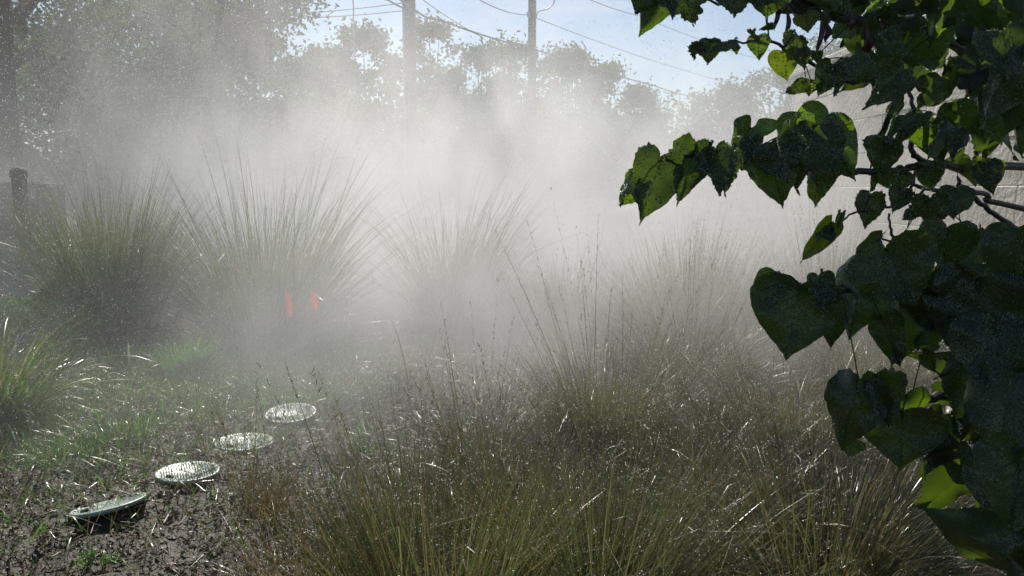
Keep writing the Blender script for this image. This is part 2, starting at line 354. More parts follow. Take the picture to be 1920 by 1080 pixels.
# middle
clump('grass_clump', 'middle clump with tall thin dark seed stalks reaching into the mist', 1130, 850, 2300, (.35, .75), .6, .6, .003, .22, OLIVE, drops=3000, stalks=34, stalk_L=(.85, 1.3), dead=500)
clump('grass_clump', 'low spilling clump with flat arching blades in front of the mist', 900, 890, 1800, (.25, .55), 1.0, 1.1, .0026, .2, OLIVE, drops=2600, stalks=18, stalk_L=(.55, .9), dead=500)
clump('grass_clump', 'arching beaded clump directly below the big dark hanging leaf', 1480, 860, 2600, (.4, .85), .85, 1.2, .0026, .22, OLIVE, drops=6000, stalks=20, stalk_L=(.6, .9), dead=700)
clump('grass_clump', 'beaded grey grass mound behind the right hand leaves', 1640, 745, 2600, (.4, .85), .8, 1.1, .0026, .25, GREY, drops=4500, stalks=40, stalk_L=(.7, 1.05))
clump('grass_clump', 'soft grey grass mound halfway to the hazy purple clump', 1290, 745, 2800, (.35, .75), .8, .9, .003, .3, GREY, drops=3600, stalks=24, stalk_L=(.6, 1.0))
# foreground
clump('grass_clump', 'nearest olive clump at the bottom centre, long upright blades', 820, 1190, 2200, (.35, .78), .75, .35, .0027, .24, OLIVE + GREEN, drops=3200, stalks=26, stalk_L=(.6, .95), dead=700, dr_r=.0011)
clump('grass_clump', 'nearest green clump at bottom, right of centre, leaning right', 1120, 1180, 2200, (.35, .75), .75, .45, .0027, .22, OLIVE + GREEN, drops=3600, stalks=10, stalk_L=(.6, .9), dead=600, dr_r=.0011)
clump('grass_clump', 'reddish brown dry clump at the bottom, left of the olive one', 600, 1150, 1100, (.2, .5), .9, .5, .0026, .18, BROWN, drops=1800, stalks=14, stalk_L=(.5, .8), dead=500, dr_r=.0011)
clump('grass_clump', 'shaded clump in the bottom right corner with long arching blades', 1540, 1130, 1700, (.4, .95), .9, .9, .003, .2, OLIVE, drops=2600, dead=500, dr_r=.0011)
clump('grass_clump', 'dark clump under the leaves at the right edge', 1800, 960, 1200, (.4, .8), .8, .8, .0032, .22, OLIVE, drops=1200, dead=500, dr_r=.0011)
clump('grass_clump', 'broad bladed green clump spilling in from the left edge', -20, 800, 800, (.5, 1.0), .8, 1.2, .007, .16, FRESH + GREEN + [(.3, .3, .08), (.26, .24, .08)], drops=1600, az=None, dr_r=.0018, dead=200)
clump('grass_clump', 'small wispy reddish tuft between the lids and the dry clump', 470, 985, 420, (.12, .3), .9, .5, .0022, .14, BROWN, drops=400, stalks=8, stalk_L=(.3, .5), dr_r=.0011)
clump('grass_clump', 'short tangled olive clump between the nearest clumps and the spilling one', 980, 1010, 2000, (.25, .6), .9, .7, .0026, .24, OLIVE, drops=2400, stalks=12, stalk_L=(.5, .8), dead=500)
clump('grass_clump', 'tangled brown grass filling the gap below the beaded clump', 1330, 1010, 2200, (.25, .65), .9, .9, .0026, .24, OLIVE + BROWN, drops=2600, stalks=8, stalk_L=(.5, .8), dead=500)
# weeds and young plants
clump('weed', 'bright green weed tuft below the tallest fountain', 345, 700, 600, (.18, .42), .5, .7, .006, .12, FRESH, 'weed', 'small green weeds in the mulch', drops=250, tipc=(.1, .2, .03))
clump('weed', 'low green weed patch beside the wedge shaped tilted lid', 215, 850, 700, (.08, .2), .8, .8, .003, .3, FRESH + GREEN, 'weed', 'small green weeds in the mulch', drops=500, tipc=(.1, .2, .03))
clump('weed', 'low feathery green weed patch just behind the farthest lid', 560, 745, 800, (.1, .24), .9, 1.0, .0035, .42, FRESH + GREEN, 'weed', 'small green weeds in the mulch', drops=500, tipc=(.1, .18, .03))
clump('weed', 'tiny bright green sprig near the bottom left corner', 180, 1062, 40, (.04, .09), .9, .6, .006, .04, FRESH, 'weed', 'small green weeds in the mulch', drops=30, tipc=(.1, .2, .03))
clump('weed', 'green tuft in the mist right of the lids', 700, 830, 160, (.08, .2), .8, .8, .003, .1, FRESH, 'weed', 'small green weeds in the mulch', drops=60, tipc=(.1, .2, .03))
# thin litter of dry blades and sprouts
def litter(n, pal, L, x0, x1, y0, y1, w):
    x = rng.uniform(x0, x1, n); y = rng.uniform(y0, y1, n); g = None
    P, phi = blade_curves(n, 0, 0, .01, L, .9, .8, 4, lean_sd=.9); P[:, :, 0] += x[:, None]; P[:, :, 1] += y[:, None]; P[:, :, 2] += ground_z(x, y)[:, None] + .008
    return ribbons(P, phi, w, pal)
tag(litter(14000, BROWN + GREEN, (.04, .16), -3.6, 3.6, 1.6, 8, .003).build('grass_litter', M['grass']), 'thin dry blades and sprouts scattered over the mulch', 'grass litter', kind='stuff')
def patchgrass(name, label, n, cx, cy, rx, ry, pal, L, w, cat):
    x = rng.normal(cx, rx, n); y = np.maximum(rng.normal(cy, ry, n), 1.5); P, phi = blade_curves(n, 0, 0, .01, L, .7, .8, 5, lean_sd=.5); P[:, :, 0] += x[:, None]; P[:, :, 1] += y[:, None]; P[:, :, 2] += ground_z(x, y)[:, None]
    tag(ribbons(P, phi, w, pal, (.15, .17, .08)).build(name, M['grass']), label, cat, kind='stuff')
patchgrass('fine_grass', 'fine tangled wet grass between the foreground clumps', 16000, 1.1, 3.3, .8, 1.0, OLIVE + BROWN, (.12, .42), .0024, 'fine grass')
patchgrass('meadow_grass', 'rough green grass reaching back from the fountains to the far shrubs', 16000, 1.5, 15.5, 5.5, 3.4, GREEN, (.3, .75), .016, 'meadow grass')
patchgrass('green_sprouts', 'low green sprouts spreading over the mulch on the left', 19000, -2.1, 4.6, .8, 1.1, FRESH + GREEN, (.05, .2), .0035, 'ground cover')
patchgrass('dry_litter', 'tan dry grass litter lying between the lids and the weeds', 9000, -1.7, 4.2, 1.1, 1.3, BROWN + [(.26, .2, .11)], (.03, .12), .0025, 'litter')
# leafy low bushes on the left
def leafy(name, label, c, rx, ry, h, n, size, pal, group, cat='bush'):
    root = empty(name, (c.x, c.y, 0)); tag(root, label, cat, group)
    u = rng.normal(0, 1, (n, 3)); u /= np.linalg.norm(u, axis=1)[:, None]; u *= rng.uniform(.35, 1, (n, 1)) ** .5
    lump = 1 + .25 * np.sin(u[:, 0] * 5 + c.x) * np.cos(u[:, 1] * 4)
    P = np.stack([c.x + u[:, 0] * rx * lump, c.y + u[:, 1] * ry * lump, h * .5 + u[:, 2] * h * .5 * lump], 1); P[:, 2] = np.maximum(P[:, 2], .01)
    leafquads(P, size, pal).build('foliage', M['foliage'], root)
    g = Geo()
    for k in range(14):
        q = P[rng.integers(0, n)]; tube(g, smooth_path([(c.x, c.y, -.02), ((c.x + q[0]) / 2 + .03, (c.y + q[1]) / 2, q[2] * .6), tuple(q)], 3), [.004] * 3 + [.002] * 4, 5, (.08, .06, .04))
    g.build('stem', M['bark'], root); return root
def leafquads(P, size, pal, elong=1.5, cup=.25):
    n = len(P); d = rng.normal(0, 1, (n, 3)); d /= np.linalg.norm(d, axis=1)[:, None]
    s = np.cross(d, rng.normal(0, 1, (n, 3))); s /= np.linalg.norm(s, axis=1)[:, None]; nn = np.cross(d, s)
    l = (size * rng.uniform(.5, 1.3, n))[:, None]; d = d * l * elong * .5; s = s * l * .5; nn = nn * l * cup
    V = np.stack([P - d, P + s * .8 - d * .1 + nn, P + d, P - s * .8 - d * .1 + nn], 1).reshape(-1, 3)
    F = np.concatenate([(np.arange(n) * 4)[:, None] + np.array([[0, 1, 2]]), (np.arange(n) * 4)[:, None] + np.array([[0, 2, 3]])], 0)
    pal = np.array(pal); col = pal[rng.integers(0, len(pal), n)] * rng.uniform(.6, 1.4, (n, 1))
    g = Geo(); g.add(V, F, np.repeat(col, 4, 0)); return g
LG = [(.1, .22, .04), (.07, .16, .03), (.13, .26, .05)]
leafy('low_bush', 'low leafy green bush at the foot of the dark trunk, left edge', gr(40, 655), .55, .35, .38, 3200, .035, LG, 'leafy bushes under the left hand grass')
leafy('low_bush', 'low leafy green bush at the foot of the upright tufted clump', gr(150, 628), .5, .3, .45, 2600, .03, LG, 'leafy bushes under the left hand grass')

# ------------------------------------------------------------------ valve box lids
def lid(label, px, py, tilt, roll, r, lift=.0, plain=False):
    c = gr(px, py, .03 + lift); gz = float(ground_z(c.x, c.y)); c = gr(px, py, gz + .03 + lift)
    root = empty('valve_box_lid', c); tag(root, label, 'lid', 'round green valve box lids in the mulch')
    root.rotation_euler = (R(tilt), R(roll), R(rng.uniform(-6, 6)))
    g = Geo(); k = 48; prof = [(0, .000), (r * .9, .0), (r * .93, .0025), (r * .985, .0025), (r, .0), (r, -.012), (r * .95, -.012), (r * .95, -.006), (0, -.006)]
    V = []; 
    for (rr, z) in prof:
        for j in range(k): V.append((rr * math.cos(6.28318 * j / k), rr * math.sin(6.28318 * j / k), z))
    F = [[i * k + j, i * k + (j + 1) % k, (i + 1) * k + (j + 1) % k, (i + 1) * k + j] for i in range(len(prof) - 1) for j in range(k)]
    g.add(V, F); disc = g.build('disc', M['lid']); disc.parent = root
    # raised tread studs
    g = Geo(); st = r / 11
    for i in range(-12, 13):
        for j in range(-12, 13):
            x = (i + .5 * (j % 2)) * st; y = j * st * .9; q = math.hypot(x, y)
            if q > r * .86: continue
            if q < r * .2 or (abs(y + r * .1) < r * .1 and abs(x) < r * .5): continue
            g.add([(x - st * .34, y, .0002), (x, y - st * .22, .0002), (x + st * .34, y, .0002), (x, y + st * .22, .0002), (x, y, .0032)],
                  [[0, 1, 4], [1, 2, 4], [2, 3, 4], [3, 0, 4]])
    if not plain: o = g.build('tread', M['lid'], smooth=False); o.parent = disc
    g = Geo(); tube(g, [(-r * .42, -r * .55, .0012), (-r * .2, -r * .62, .0012)], .008, 8); o = g.build('lift_hole', M['liddark']); o.parent = disc
    # beads of water standing on the lid
    n = 160; q = rng.uniform(0, 6.28, n); rr = r * .95 * np.sqrt(rng.uniform(0, 1, n))
    o = droplets(np.stack([rr * np.cos(q), rr * np.sin(q), np.full(n, .003)], 1), .0013).build('water_beads', M['drop']); o.parent = disc; o['kind'] = 'stuff'
    return root
lid('farthest of the four lids, glaring white with wet studs', 545, 774, 7, 0, .135, -.006)
lid('dull green lid partly under litter, second farthest', 458, 828, 0, 2, .135, -.008)
lid('studded silvery lid lying level, with a small dark hole near its front', 352, 884, -1, 1, .124, -.004)
lid('nearest lid, dark green and tipped up at its right end', 203, 945, -6, -11, .13, -.014, True)

# ------------------------------------------------------------------ marker flags
def flag(label, px, py, shape):
    c = aty(px, py, 5.6); base = Vector((c.x - .02, c.y, 0)); c = Vector((base.x, base.y, c.z))
    root = empty('marker_flag', base); tag(root, label, 'marker flag', 'red marker flags before the tallest grass')
    g = Geo(); tube(g, [base, (base.x + .004, base.y, c.z * .5), c], .0013, 6, (.3, .3, .3)); g.build('wire_stake', M['galv'], root)
    g = Geo(); V = []; F = []; m = len(shape)
    for i, (dz, x0, x1) in enumerate(shape):
        for j in range(6):
            t = j / 5; V.append((c.x + (x0 + (x1 - x0) * t), c.y + .012 * math.sin(t * 7 + i * .7), c.z + dz + .004 * math.sin(t * 9)))
    for i in range(m - 1):
        for j in range(5): a = i * 6 + j; F.append([a, a + 1, a + 7, a + 6])
    g.add(V, F, (.55, .06, .03)); g.build('flag', M['flag'], root)
flag('limp red marker flag, left one of the pair, narrow and widening downward', 541, 546, [(.0, -.008, .018), (-.05, -.002, .026), (-.09, .0, .04), (-.13, -.003, .052), (-.165, .002, .054), (-.18, .015, .035)])
flag('limp red marker flag, right one of the pair, spindle shaped with a pointed end', 587, 543, [(.0, -.004, .018), (-.04, -.003, .03), (-.075, -.008, .052), (-.11, .005, .062), (-.13, .02, .055), (-.165, .03, .036)])

# ------------------------------------------------------------------ stone wall on the right
def wall_mat():
    m, n, l, o = mat('limestone_blocks')
    tc = N(n, "ShaderNodeTexCoord"); mp = N(n, "ShaderNodeMapping"); l.new(tc.outputs['Object'], mp.inputs['Vector'])
    nz = N(n, "ShaderNodeTexNoise", Scale=2.2, Detail=8.0); l.new(mp.outputs[0], nz.inputs['Vector'])
    cr = N(n, "ShaderNodeValToRGB"); cr.color_ramp.elements[0].color = (.34, .31, .26, 1); cr.color_ramp.elements[1].color = (.6, .56, .48, 1)
    cr.color_ramp.elements[0].position = .3; cr.color_ramp.elements[1].position = .7
    l.new(nz.outputs['Fac'], cr.inputs[0]); p = N(n, "ShaderNodeBsdfPrincipled", Roughness=.7)
    at_ = N(n, "ShaderNodeAttribute", attribute_name="tint"); mu = N(n, "ShaderNodeMix", data_type='RGBA', blend_type='MULTIPLY'); mu.inputs['Factor'].default_value = 1
    l.new(cr.outputs[0], mu.inputs['A']); l.new(at_.outputs['Color'], mu.inputs['B'])
    l.new(mu.outputs['Result'], p.inputs['Base Color'])
    nb = N(n, "ShaderNodeTexNoise", Scale=18.0, Detail=8.0); b = N(n, "ShaderNodeBump", Strength=1.0, Distance=.02); l.new(nb.outputs['Fac'], b.inputs['Height'])
    l.new(tc.outputs['Object'], nb.inputs['Vector']); l.new(b.outputs[0], p.inputs['Normal']); l.new(p.outputs[0], o.inputs['Surface']); return m
M['wall'] = wall_mat()
def box(g, x0, x1, y0, y1, z0, z1, c=(1, 1, 1), ch=.012):
    V = []; 
    for (z, i) in ((z0, 0), (z1 - ch, 0), (z1, ch)):
        V += [(x0 + i, y0 + i, z), (x1 - i, y0 + i, z), (x1 - i, y1 - i, z), (x0 + i, y1 - i, z)]
    F = [[0, 3, 2, 1], [8, 9, 10, 11]] + [[k * 4 + j, k * 4 + (j + 1) % 4, (k + 1) * 4 + (j + 1) % 4, (k + 1) * 4 + j] for k in range(2) for j in range(4)]
    g.add(V, F, c)
wr = empty('stone_wall', (4.6, 8.5, 0)); tag(wr, 'pale block wall behind the dark leaves on the right', 'wall')
g = Geo(); row = 0; z = -.05
while z < 2.55:
    hh = .43; y = 3.5 - (row % 2) * .45
    while y < 13:
        ln = .9; v = rng.uniform(.85, 1.1); dx = rng.uniform(-.008, .008)
        box(g, 4.45 + dx, 4.9, max(y, 3.5) + .004, min(y + ln, 13) - .004, z + .004, z + hh - .004, (v, v, v * .97)); y += ln
    z += hh; row += 1
g.build('blocks', M['wall'], wr, smooth=False)
g = Geo(); box(g, 4.48, 4.87, 3.52, 12.98, -.1, z - .03, (.55, .53, .5)); g.build('mortar', M['wall'], wr, smooth=False)
g = Geo(); y = 3.45
while y < 12.9: box(g, 4.38, 4.97, y, y + 1.19, z + .001, z + .09, (1.05, 1.03, 1)); y += 1.2
g.build('coping', M['wall'], wr, smooth=False)

# ------------------------------------------------------------------ utility poles and cables
def pole(label, px, d, r, h, extra=None):
    b = aty(px, 300, d); root = empty('utility_pole', (b.x, b.y, 0)); tag(root, label, 'utility pole', 'wooden utility poles beyond the mist')
    g = Geo(); tube(g, [(b.x, b.y, -.5 + h * t / 6) for t in range(7)], [r * (1.05 - .04 * t) for t in range(7)], 14); g.build('shaft', M['pole'], root)
    g = Geo(); tube(g, [(b.x - 1.1, b.y, h - 1.2), (b.x + 1.1, b.y, h - 1.2)], .06, 6); g.build('crossarm', M['pole'], root)
    return root, b
p1, b1 = pole('thicker wooden utility pole, left one, with conduit on its side', 772, 20, .165, 10)
g = Geo(); x = aty(757, 100, 19.9).x; tube(g, [(x, 19.9, z_) for z_ in (0, 3, 7)], .025, 6); g.build('conduit', M['galv'], p1)
g = Geo(); tube(g, [(b1.x, b1.y - .17, 5.55), (b1.x - .25, b1.y - .3, 5.75), (b1.x - .35, b1.y - .2, 5.9)], .03, 6); g.build('bracket', M['galv'], p1)
p2, b2 = pole('thinner wooden utility pole, right one, with a curved lamp arm', 997, 27, .15, 10)
g = Geo(); tube(g, smooth_path([aty(1005, 34, 27), aty(1010, 21, 27), aty(1026, 17, 27), aty(1038, 6, 27), aty(1040, -12, 27)], 5), .022, 6); g.build('lamp_arm', M['galv'], p2)
g = Geo(); tube(g, [aty(991, 22, 26.8), aty(991, 32, 26.8)], .05, 8); g.build('insulator', M['galv'], p2)
b3 = aty(667, 200, 34); p3 = empty('metal_mast', (b3.x, b3.y, 0)); tag(p3, 'thin grey metal mast rising left of the poles', 'mast')
g = Geo(); tube(g, [(b3.x, b3.y, z_) for z_ in (0, 5, 11)], .03, 8); g.build('shaft', M['galv'], p3); g = Geo(); tube(g, [(b3.x, b3.y, 0), (b3.x, b3.y, .3)], .09, 8); g.build('base', M['galv'], p3)
def cable(label, pts, r=.018, sag=.0):
    A = [aty(*p) for p in pts]; g = Geo(); P = []
    for i in range(len(A) - 1):
        for t in np.linspace(0, 1, 16)[(0 if i == 0 else 1):]:
            q = A[i].lerp(A[i + 1], t); q.z -= sag * 4 * t * (1 - t); P.append(q)
    tube(g, P, r, 5); o = g.build('overhead_cable', M['wire'], origin=A[0]); tag(o, label, 'cable', 'overhead cables by the poles')
cable('upper of two thin cables left of the thicker pole', [(-400, 90, 34), (516, 27, 24), (765, 4, 20)], .011, .05)
cable('lower of two thin cables left of the thicker pole', [(-400, 70, 30), (520, 34, 23), (765, 19, 20)], .011, .05)
cable('thick cable coming in from above to the thicker pole', [(560, -60, 14), (728, 0, 18), (770, 19, 20)], .02, .03)
cable('thick sagging cable from thicker pole to thinner pole and on down right', [(780, 20, 20), (822, 36, 21), (990, 88, 27), (1225, 160, 38), (1305, 182, 44), (1600, 250, 70)], .025, .06)
cable('thin cable starting at the thicker pole top and joining the thick one', [(785, -6, 20), (905, 70, 23.5)], .011, .05)
cable('finest cable crossing the sky right of the thinner pole', [(896, -2, 22), (990, 28, 27), (1305, 138, 44), (1700, 250, 70)], .012, .1)
cable('faint highest cable right of the lamp arm', [(1040, -30, 27), (1200, 30, 36), (1420, 110, 52)], .012, .1)

# ------------------------------------------------------------------ background trees
FOL = [(.05, .075, .025), (.07, .095, .03), (.09, .11, .04), (.04, .06, .02)]
def tree(label, x, y, h, r, n, leaf, pal=FOL, base=.2, trunk=.16, kind='tree', group='trees beyond the mist', clumps=60, name='tree', spread=.22, bark=(.07, .06, .05)):
    root = empty(name, (x, y, 0)); tag(root, label, 'tree', group)
    cc = []; g = Geo(); z0 = h * base
    for k in range(clumps):
        t = rng.uniform(0, 1); zz = z0 + (h - z0) * t; rr = r * (math.sin(math.pi * min(1, .12 + .8 * t)) ** .6) * math.sqrt(rng.uniform(.05, 1)); q = rng.uniform(0, 6.28)
        cc.append((x + rr * math.cos(q), y + rr * math.sin(q), min(zz, h - r * .3)))
    cc.append((x, y, h - r * .3)); cc = np.array(cc)
    topz = z0 + (h - z0) * .75
    tube(g, smooth_path([(x, y, -.2), (x + .1 * r * rng.normal(), y, z0), (x + .15 * r * rng.normal(), y, topz)], 5), np.linspace(trunk, trunk * .3, 11), 9, bark); g.build('trunk', M['bark'], root)
    g = Geo()
    for c in cc[:16]:
        zb = min(c[2] - .1, z0 + (c[2] - z0) * .4); tube(g, smooth_path([(x, y, zb), ((x + c[0]) / 2, (y + c[1]) / 2, (zb + c[2]) / 2 + .1), tuple(c)], 3), np.linspace(trunk * .35, trunk * .06, 7), 5, bark)
    g.build('limbs', M['bark'], root)
    i = rng.integers(0, len(cc), n); s = r * spread * rng.uniform(.6, 1.5, len(cc)); u = rng.normal(0, 1, (n, 3)); 
    P = cc[i] + u * (s[i] * .75)[:, None] * [1, 1, .75]
    P[:, 2] = np.maximum(P[:, 2], .2)
    leafquads(P, leaf, pal).build('crown', M['foliage'], root); return root
def ftree(label, px, top, d, wpx, n=8000, leaf=.17, base=.08, **k):
    b = aty(px, 300, d); h = (CAMZ + (356 - top) / 1500 * d) * .95; wpx *= 1.1
    return tree(label, b.x, b.y, h, wpx / 1500 * d * .5, n, leaf, base=base, **k)
ftree('bushy far tree left of the thin mast', 625, 72, 34, 120)
ftree('far tree right behind the thin mast', 692, 40, 36, 120)
ftree('tallest far tree just right of the thicker pole', 812, 28, 34, 110, n=5500)
ftree('airy far tree midway between the two poles', 900, 72, 40, 120)
ftree('far tree touching the left side of the thinner pole', 962, 70, 42, 110)
ftree('round far tree right of the thinner pole', 1062, 82, 42, 130)
ftree('lower far tree right of the round one', 1140, 110, 44, 120)
ftree('last far tree before the sky gap', 1200, 150, 48, 90)
ftree('distant flat topped tree beyond the sky gap', 1360, 146, 60, 130, n=5000, leaf=.25)
ftree('distant tree seen between the green heart leaves', 1455, 118, 50, 130, n=5500)
ftree('tall tree behind the dense leaves at upper right', 1560, 50, 42, 220, n=7000)
ftree('right hand tree mostly hidden by the leafy branches', 1750, 20, 36, 260, n=6000)
ftree('medium tree at the edge of the open sky, left side', 560, 100, 26, 130, n=7000, leaf=.14)
ftree('dense tree behind the tall left hand oak', 430, 10, 22, 240, n=9000, leaf=.12, pal=FOL + [(.1, .11, .04)])
ftree('leafy tree in the middle of the left hand grove', 300, -60, 18, 330, n=12000, leaf=.1, clumps=34)
ftree('low dark tree at the back of the left hand grove', 150, 60, 20, 300, n=9000, leaf=.12)
ftree('dark tree behind the trunk on the left edge', -40, -40, 16, 380, n=11000, leaf=.1, clumps=34)
# hedge-like shrub row beneath the far trees
for k, (px, top, d, wp, what) in enumerate([(520, 190, 22, 260, 'left of the thin mast'), (720, 170, 28, 260, 'behind the thicker pole foot'), (900, 185, 30, 260, 'between the two poles'), (1080, 190, 32, 260, 'right of the thinner pole'), (1250, 196, 38, 220, 'under the sky gap'), (1400, 205, 36, 240, 'under the distant flat topped tree'), (330, 180, 15, 300, 'behind the second grass fountain')]):
    b = aty(px, 300, d); h = CAMZ + (356 - top) / 1500 * d
    leafy('shrub', 'tall shrub in the mist ' + what, b, wp / 1500 * d * .6, 1.6, h, 6000, .16, FOL, 'shrubs under the far trees', 'shrub')
# far hill
g = Geo(); n = 60; V = []
for i in range(n + 1):
    xx = -120 + 340 * i / n; hz = 20 + 6 * math.sin(i * .35) + 3 * math.sin(i * .9 + 1)
    V += [(xx, 230, -1), (xx, 262, hz), (xx, 300, hz * .9)]
g.add(V, [[i * 3 + j, i * 3 + 3 + j, i * 3 + 4 + j, i * 3 + 1 + j] for i in range(n) for j in range(2)], (.06, .08, .03)); o = g.build('hills', M['foliage']); tag(o, kind='structure')

# near dark oak on the left: trunk at the frame edge, branches overhead with sky gaps
def oak():
    b = aty(8, 300, 11.0); root = empty('oak_tree', (b.x, b.y, 0)); tag(root, 'dark trunked oak standing at the left edge, branches spreading overhead', 'tree')
    g = Geo(); tube(g, smooth_path([(b.x, b.y, -.2), (b.x + .02, b.y, 1.2), (b.x + .0, b.y, 2.4), (b.x + .1, b.y, 5)], 5), np.linspace(.27, .17, 16), 14, (.035, .03, .026)); g.build('trunk', M['bark'], root)
    ends = []
    def limb(pts, r0, r1):
        P = smooth_path(pts, 5); g = Geo(); tube(g, P, np.linspace(r0, r1, len(P)), 8, (.04, .034, .028)); g.build('branch', M['bark'], root); return P
    T = lambda px, py, d: aty(px, py, d * 1.38)
    limbs = [limb([T(30, 40, 8.2), T(70, -10, 8.4), T(110, -60, 8.6)], .09, .05), limb([T(28, 120, 8.2), T(95, 70, 9), T(130, 20, 9.6), T(150, -40, 10)], .07, .04),
             limb([T(150, 70, 10), T(175, 30, 10), T(215, -20, 10)], .05, .02), limb([T(130, 130, 11), T(250, 40, 10), T(330, -30, 10)], .05, .03),
             limb([T(120, -120, 9), T(300, -60, 9), T(460, 20, 9.5), T(540, 0, 10), T(600, 8, 10)], .08, .008), limb([T(300, -60, 9), T(380, 20, 9.5), T(420, 90, 10)], .05, .01)]
    n = 0; C = []; S = []; 
    for px, py, d, s, m in [(20, 20, 8.5, .5, 900), (110, 60, 9, .5, 700), (60, 140, 9, .45, 700), (210, 90, 9.5, .45, 600), (300, 60, 9.5, .5, 900), (330, 130, 10, .55, 1100), (400, 60, 10, .5, 1200), (450, 20, 10, .5, 1300),
                            (380, 170, 10, .5, 900), (470, 100, 10.5, .45, 1000), (500, 30, 10, .3, 600), (560, 4, 10, .12, 160), (590, 8, 10, .08, 80), (530, 12, 10, .12, 150), (160, 180, 11, .6, 900), (250, 200, 11, .6, 900),
                            (150, 10, 9.5, .3, 250), (240, 20, 9.5, .3, 250), (340, -50, 9, .5, 300), (120, -50, 9, .5, 300), (-120, 160, 8.5, .7, 600)]:
        c = np.array(T(px, py, d)); k = m // 30 + 1
        cc = c + rng.normal(0, s * .85, (k, 3)); i = rng.integers(0, k, m); C.append(cc[i] + rng.normal(0, .16, (m, 3)))
    leafquads(np.concatenate(C), .075, [(.05, .075, .025), (.07, .1, .03), (.04, .06, .02)]).build('crown', M['foliage'], root)
oak()
# dark timber post with rounded cap
b = aty(33, 300, 7.6); pr = empty('timber_post', (b.x, b.y, 0)); tag(pr, 'dark round topped post before the left hand oak trunk', 'post')
g = Geo(); top = 1.2 + (356 - 325) / 1500 * 7.6
tube(g, [(b.x, b.y, -.1), (b.x, b.y, top - .04)], .065, 16); g.build('shaft', M['post'], pr)
g = Geo(); tube(g, [(b.x, b.y, top - .04), (b.x, b.y, top - .02), (b.x, b.y, top + .02), (b.x, b.y, top + .045), (b.x, b.y, top + .055)], [.075, .08, .072, .045, .01], 16); g.build('cap', M['post'], pr)
# dark utility cabinet
c = aty(48, 330, 8.6); cr_ = empty('utility_cabinet', (c.x, c.y, 0)); tag(cr_, 'dark utility cabinet standing behind the leftmost grass clump', 'cabinet')
g = Geo(); box(g, c.x - .36, c.x + .27, c.y - .2, c.y + .25, 0, 1.28, (1, 1, 1), .02); g.build('body', M['post'], cr_, smooth=False)
g = Geo(); box(g, c.x - .33, c.x - .03, c.y - .215, c.y - .2, .08, 1.2, (1, 1, 1), .004); g.build('door', M['post'], cr_, smooth=False)
g = Geo(); box(g, c.x - .02, c.x + .24, c.y - .215, c.y - .2, .08, 1.2, (1, 1, 1), .004); g.build('door', M['post'], cr_, smooth=False)

# ------------------------------------------------------------------ redbud
HALF = [(0, 0), (.06, -.05), (.16, -.1), (.3, -.1), (.42, -.02), (.49, .12), (.5, .28), (.44, .46), (.34, .62), (.22, .77), (.1, .9), (.035, .98), (0, 1.06)]
def outline():
    P = [Vector((a, b, 0)) for a, b in HALF]; r = smooth_path(P, 3); right = [(p.x, p.y) for p in r]; left = [(-p.x, p.y) for p in r[1:-1]][::-1]
    return np.array(right + left)
OUT = outline()
def leaf_geo(g, base, tip, width, yaw=0., fold=.3, curl=.3, rag=0., tint=(.05, .09, .02), bias=0.):
    base = Vector(base); tip = Vector(tip); ax = tip - base; Ln = ax.length / 1.06; ax.normalize()
    view = -(base.lerp(tip, .5) - Vector((0, 0, CAMZ))).normalized()
    side = ax.cross(view).normalized(); side = (Matrix.Rotation(yaw, 3, ax) @ side).normalized(); nrm = side.cross(ax)
    k = len(OUT); o = OUT.copy()
    if rag:
        q = np.arange(k); jag = rag * (.28 * rng.standard_normal(k) + .45 * np.sin(q * 1.7 + rng.uniform(0, 6)) * rng.uniform(0, 1)); jag[0] = 0
        c0 = np.array([0, .4]); o = c0 + (o - c0) * (1 - np.clip(jag, -.12, .4))[:, None]
        if rng.uniform() < .6:
            m0 = rng.integers(6, k - 6); 
            for d_ in range(-2, 3): o[(m0 + d_) % k] = c0 + (o[(m0 + d_) % k] - c0) * (1 - rag * rng.uniform(.5, 1.6))
    c0 = np.array([0, .35]); rings = [.0, .2, .4, .6, .78, .91, 1.0]; U = [c0[None]]
    for r_ in rings[1:]: U.append(c0 + (o - c0) * r_)
    U = np.concatenate(U); x, y = U[:, 0].copy(), U[:, 1].copy()
    rho = np.concatenate([[0]] + [[r_] * k for r_ in rings[1:]])
    ph = rng.uniform(0, 6.28, 4)
    z = -fold * np.abs(x) * 1.0 + curl * (-(y - .3) ** 2) * .8 + .075 * rho ** 2 * np.sin(y * 9 + ph[0] + np.sign(x) * 1.3) + .05 * rho ** 2 * np.sin(x * 13 + ph[1]) + .02 * np.sin(y * 17 + x * 11 + ph[2]) * rho
    sx = width / 1.0; ca = math.cos(fold)
    V = np.array(base)[None] + np.outer(x * sx, np.array(side)) + np.outer(y * Ln, np.array(ax)) + np.outer(z * Ln * .9, np.array(nrm))
    F3 = [[0, 1 + j, 1 + (j + 1) % k] for j in range(k)]
    F4 = [[1 + i * k + j, 1 + (i + 1) * k + j, 1 + (i + 1) * k + (j + 1) % k, 1 + i * k + (j + 1) % k] for i in range(len(rings) - 2) for j in range(k)]
    tint = np.array(tint); C = np.tile(tint, (len(V), 1))
    n0 = g.n; g.add(V, F3, C, U); g.f.append(np.array(F4) + n0)
    return V, nrm
rd = Vector((2.15, 2.3, 0)); red = empty('redbud_tree', rd); tag(red, 'dark wet redbud with heart shaped leaves and hanging pods at the right, nearest to us', 'tree')
g = Geo(); tube(g, smooth_path([rd - Vector((0, 0, .2)), rd + Vector((-.02, 0, .6)), rd + Vector((.05, -.05, 1.4)), rd + Vector((0, .1, 2.3)), rd + Vector((-.1, .3, 3.1))], 6), np.linspace(.06, .02, 25), 12, (.05, .04, .035)); g.build('trunk', M['bark'], red)
BR = []; BRO = []
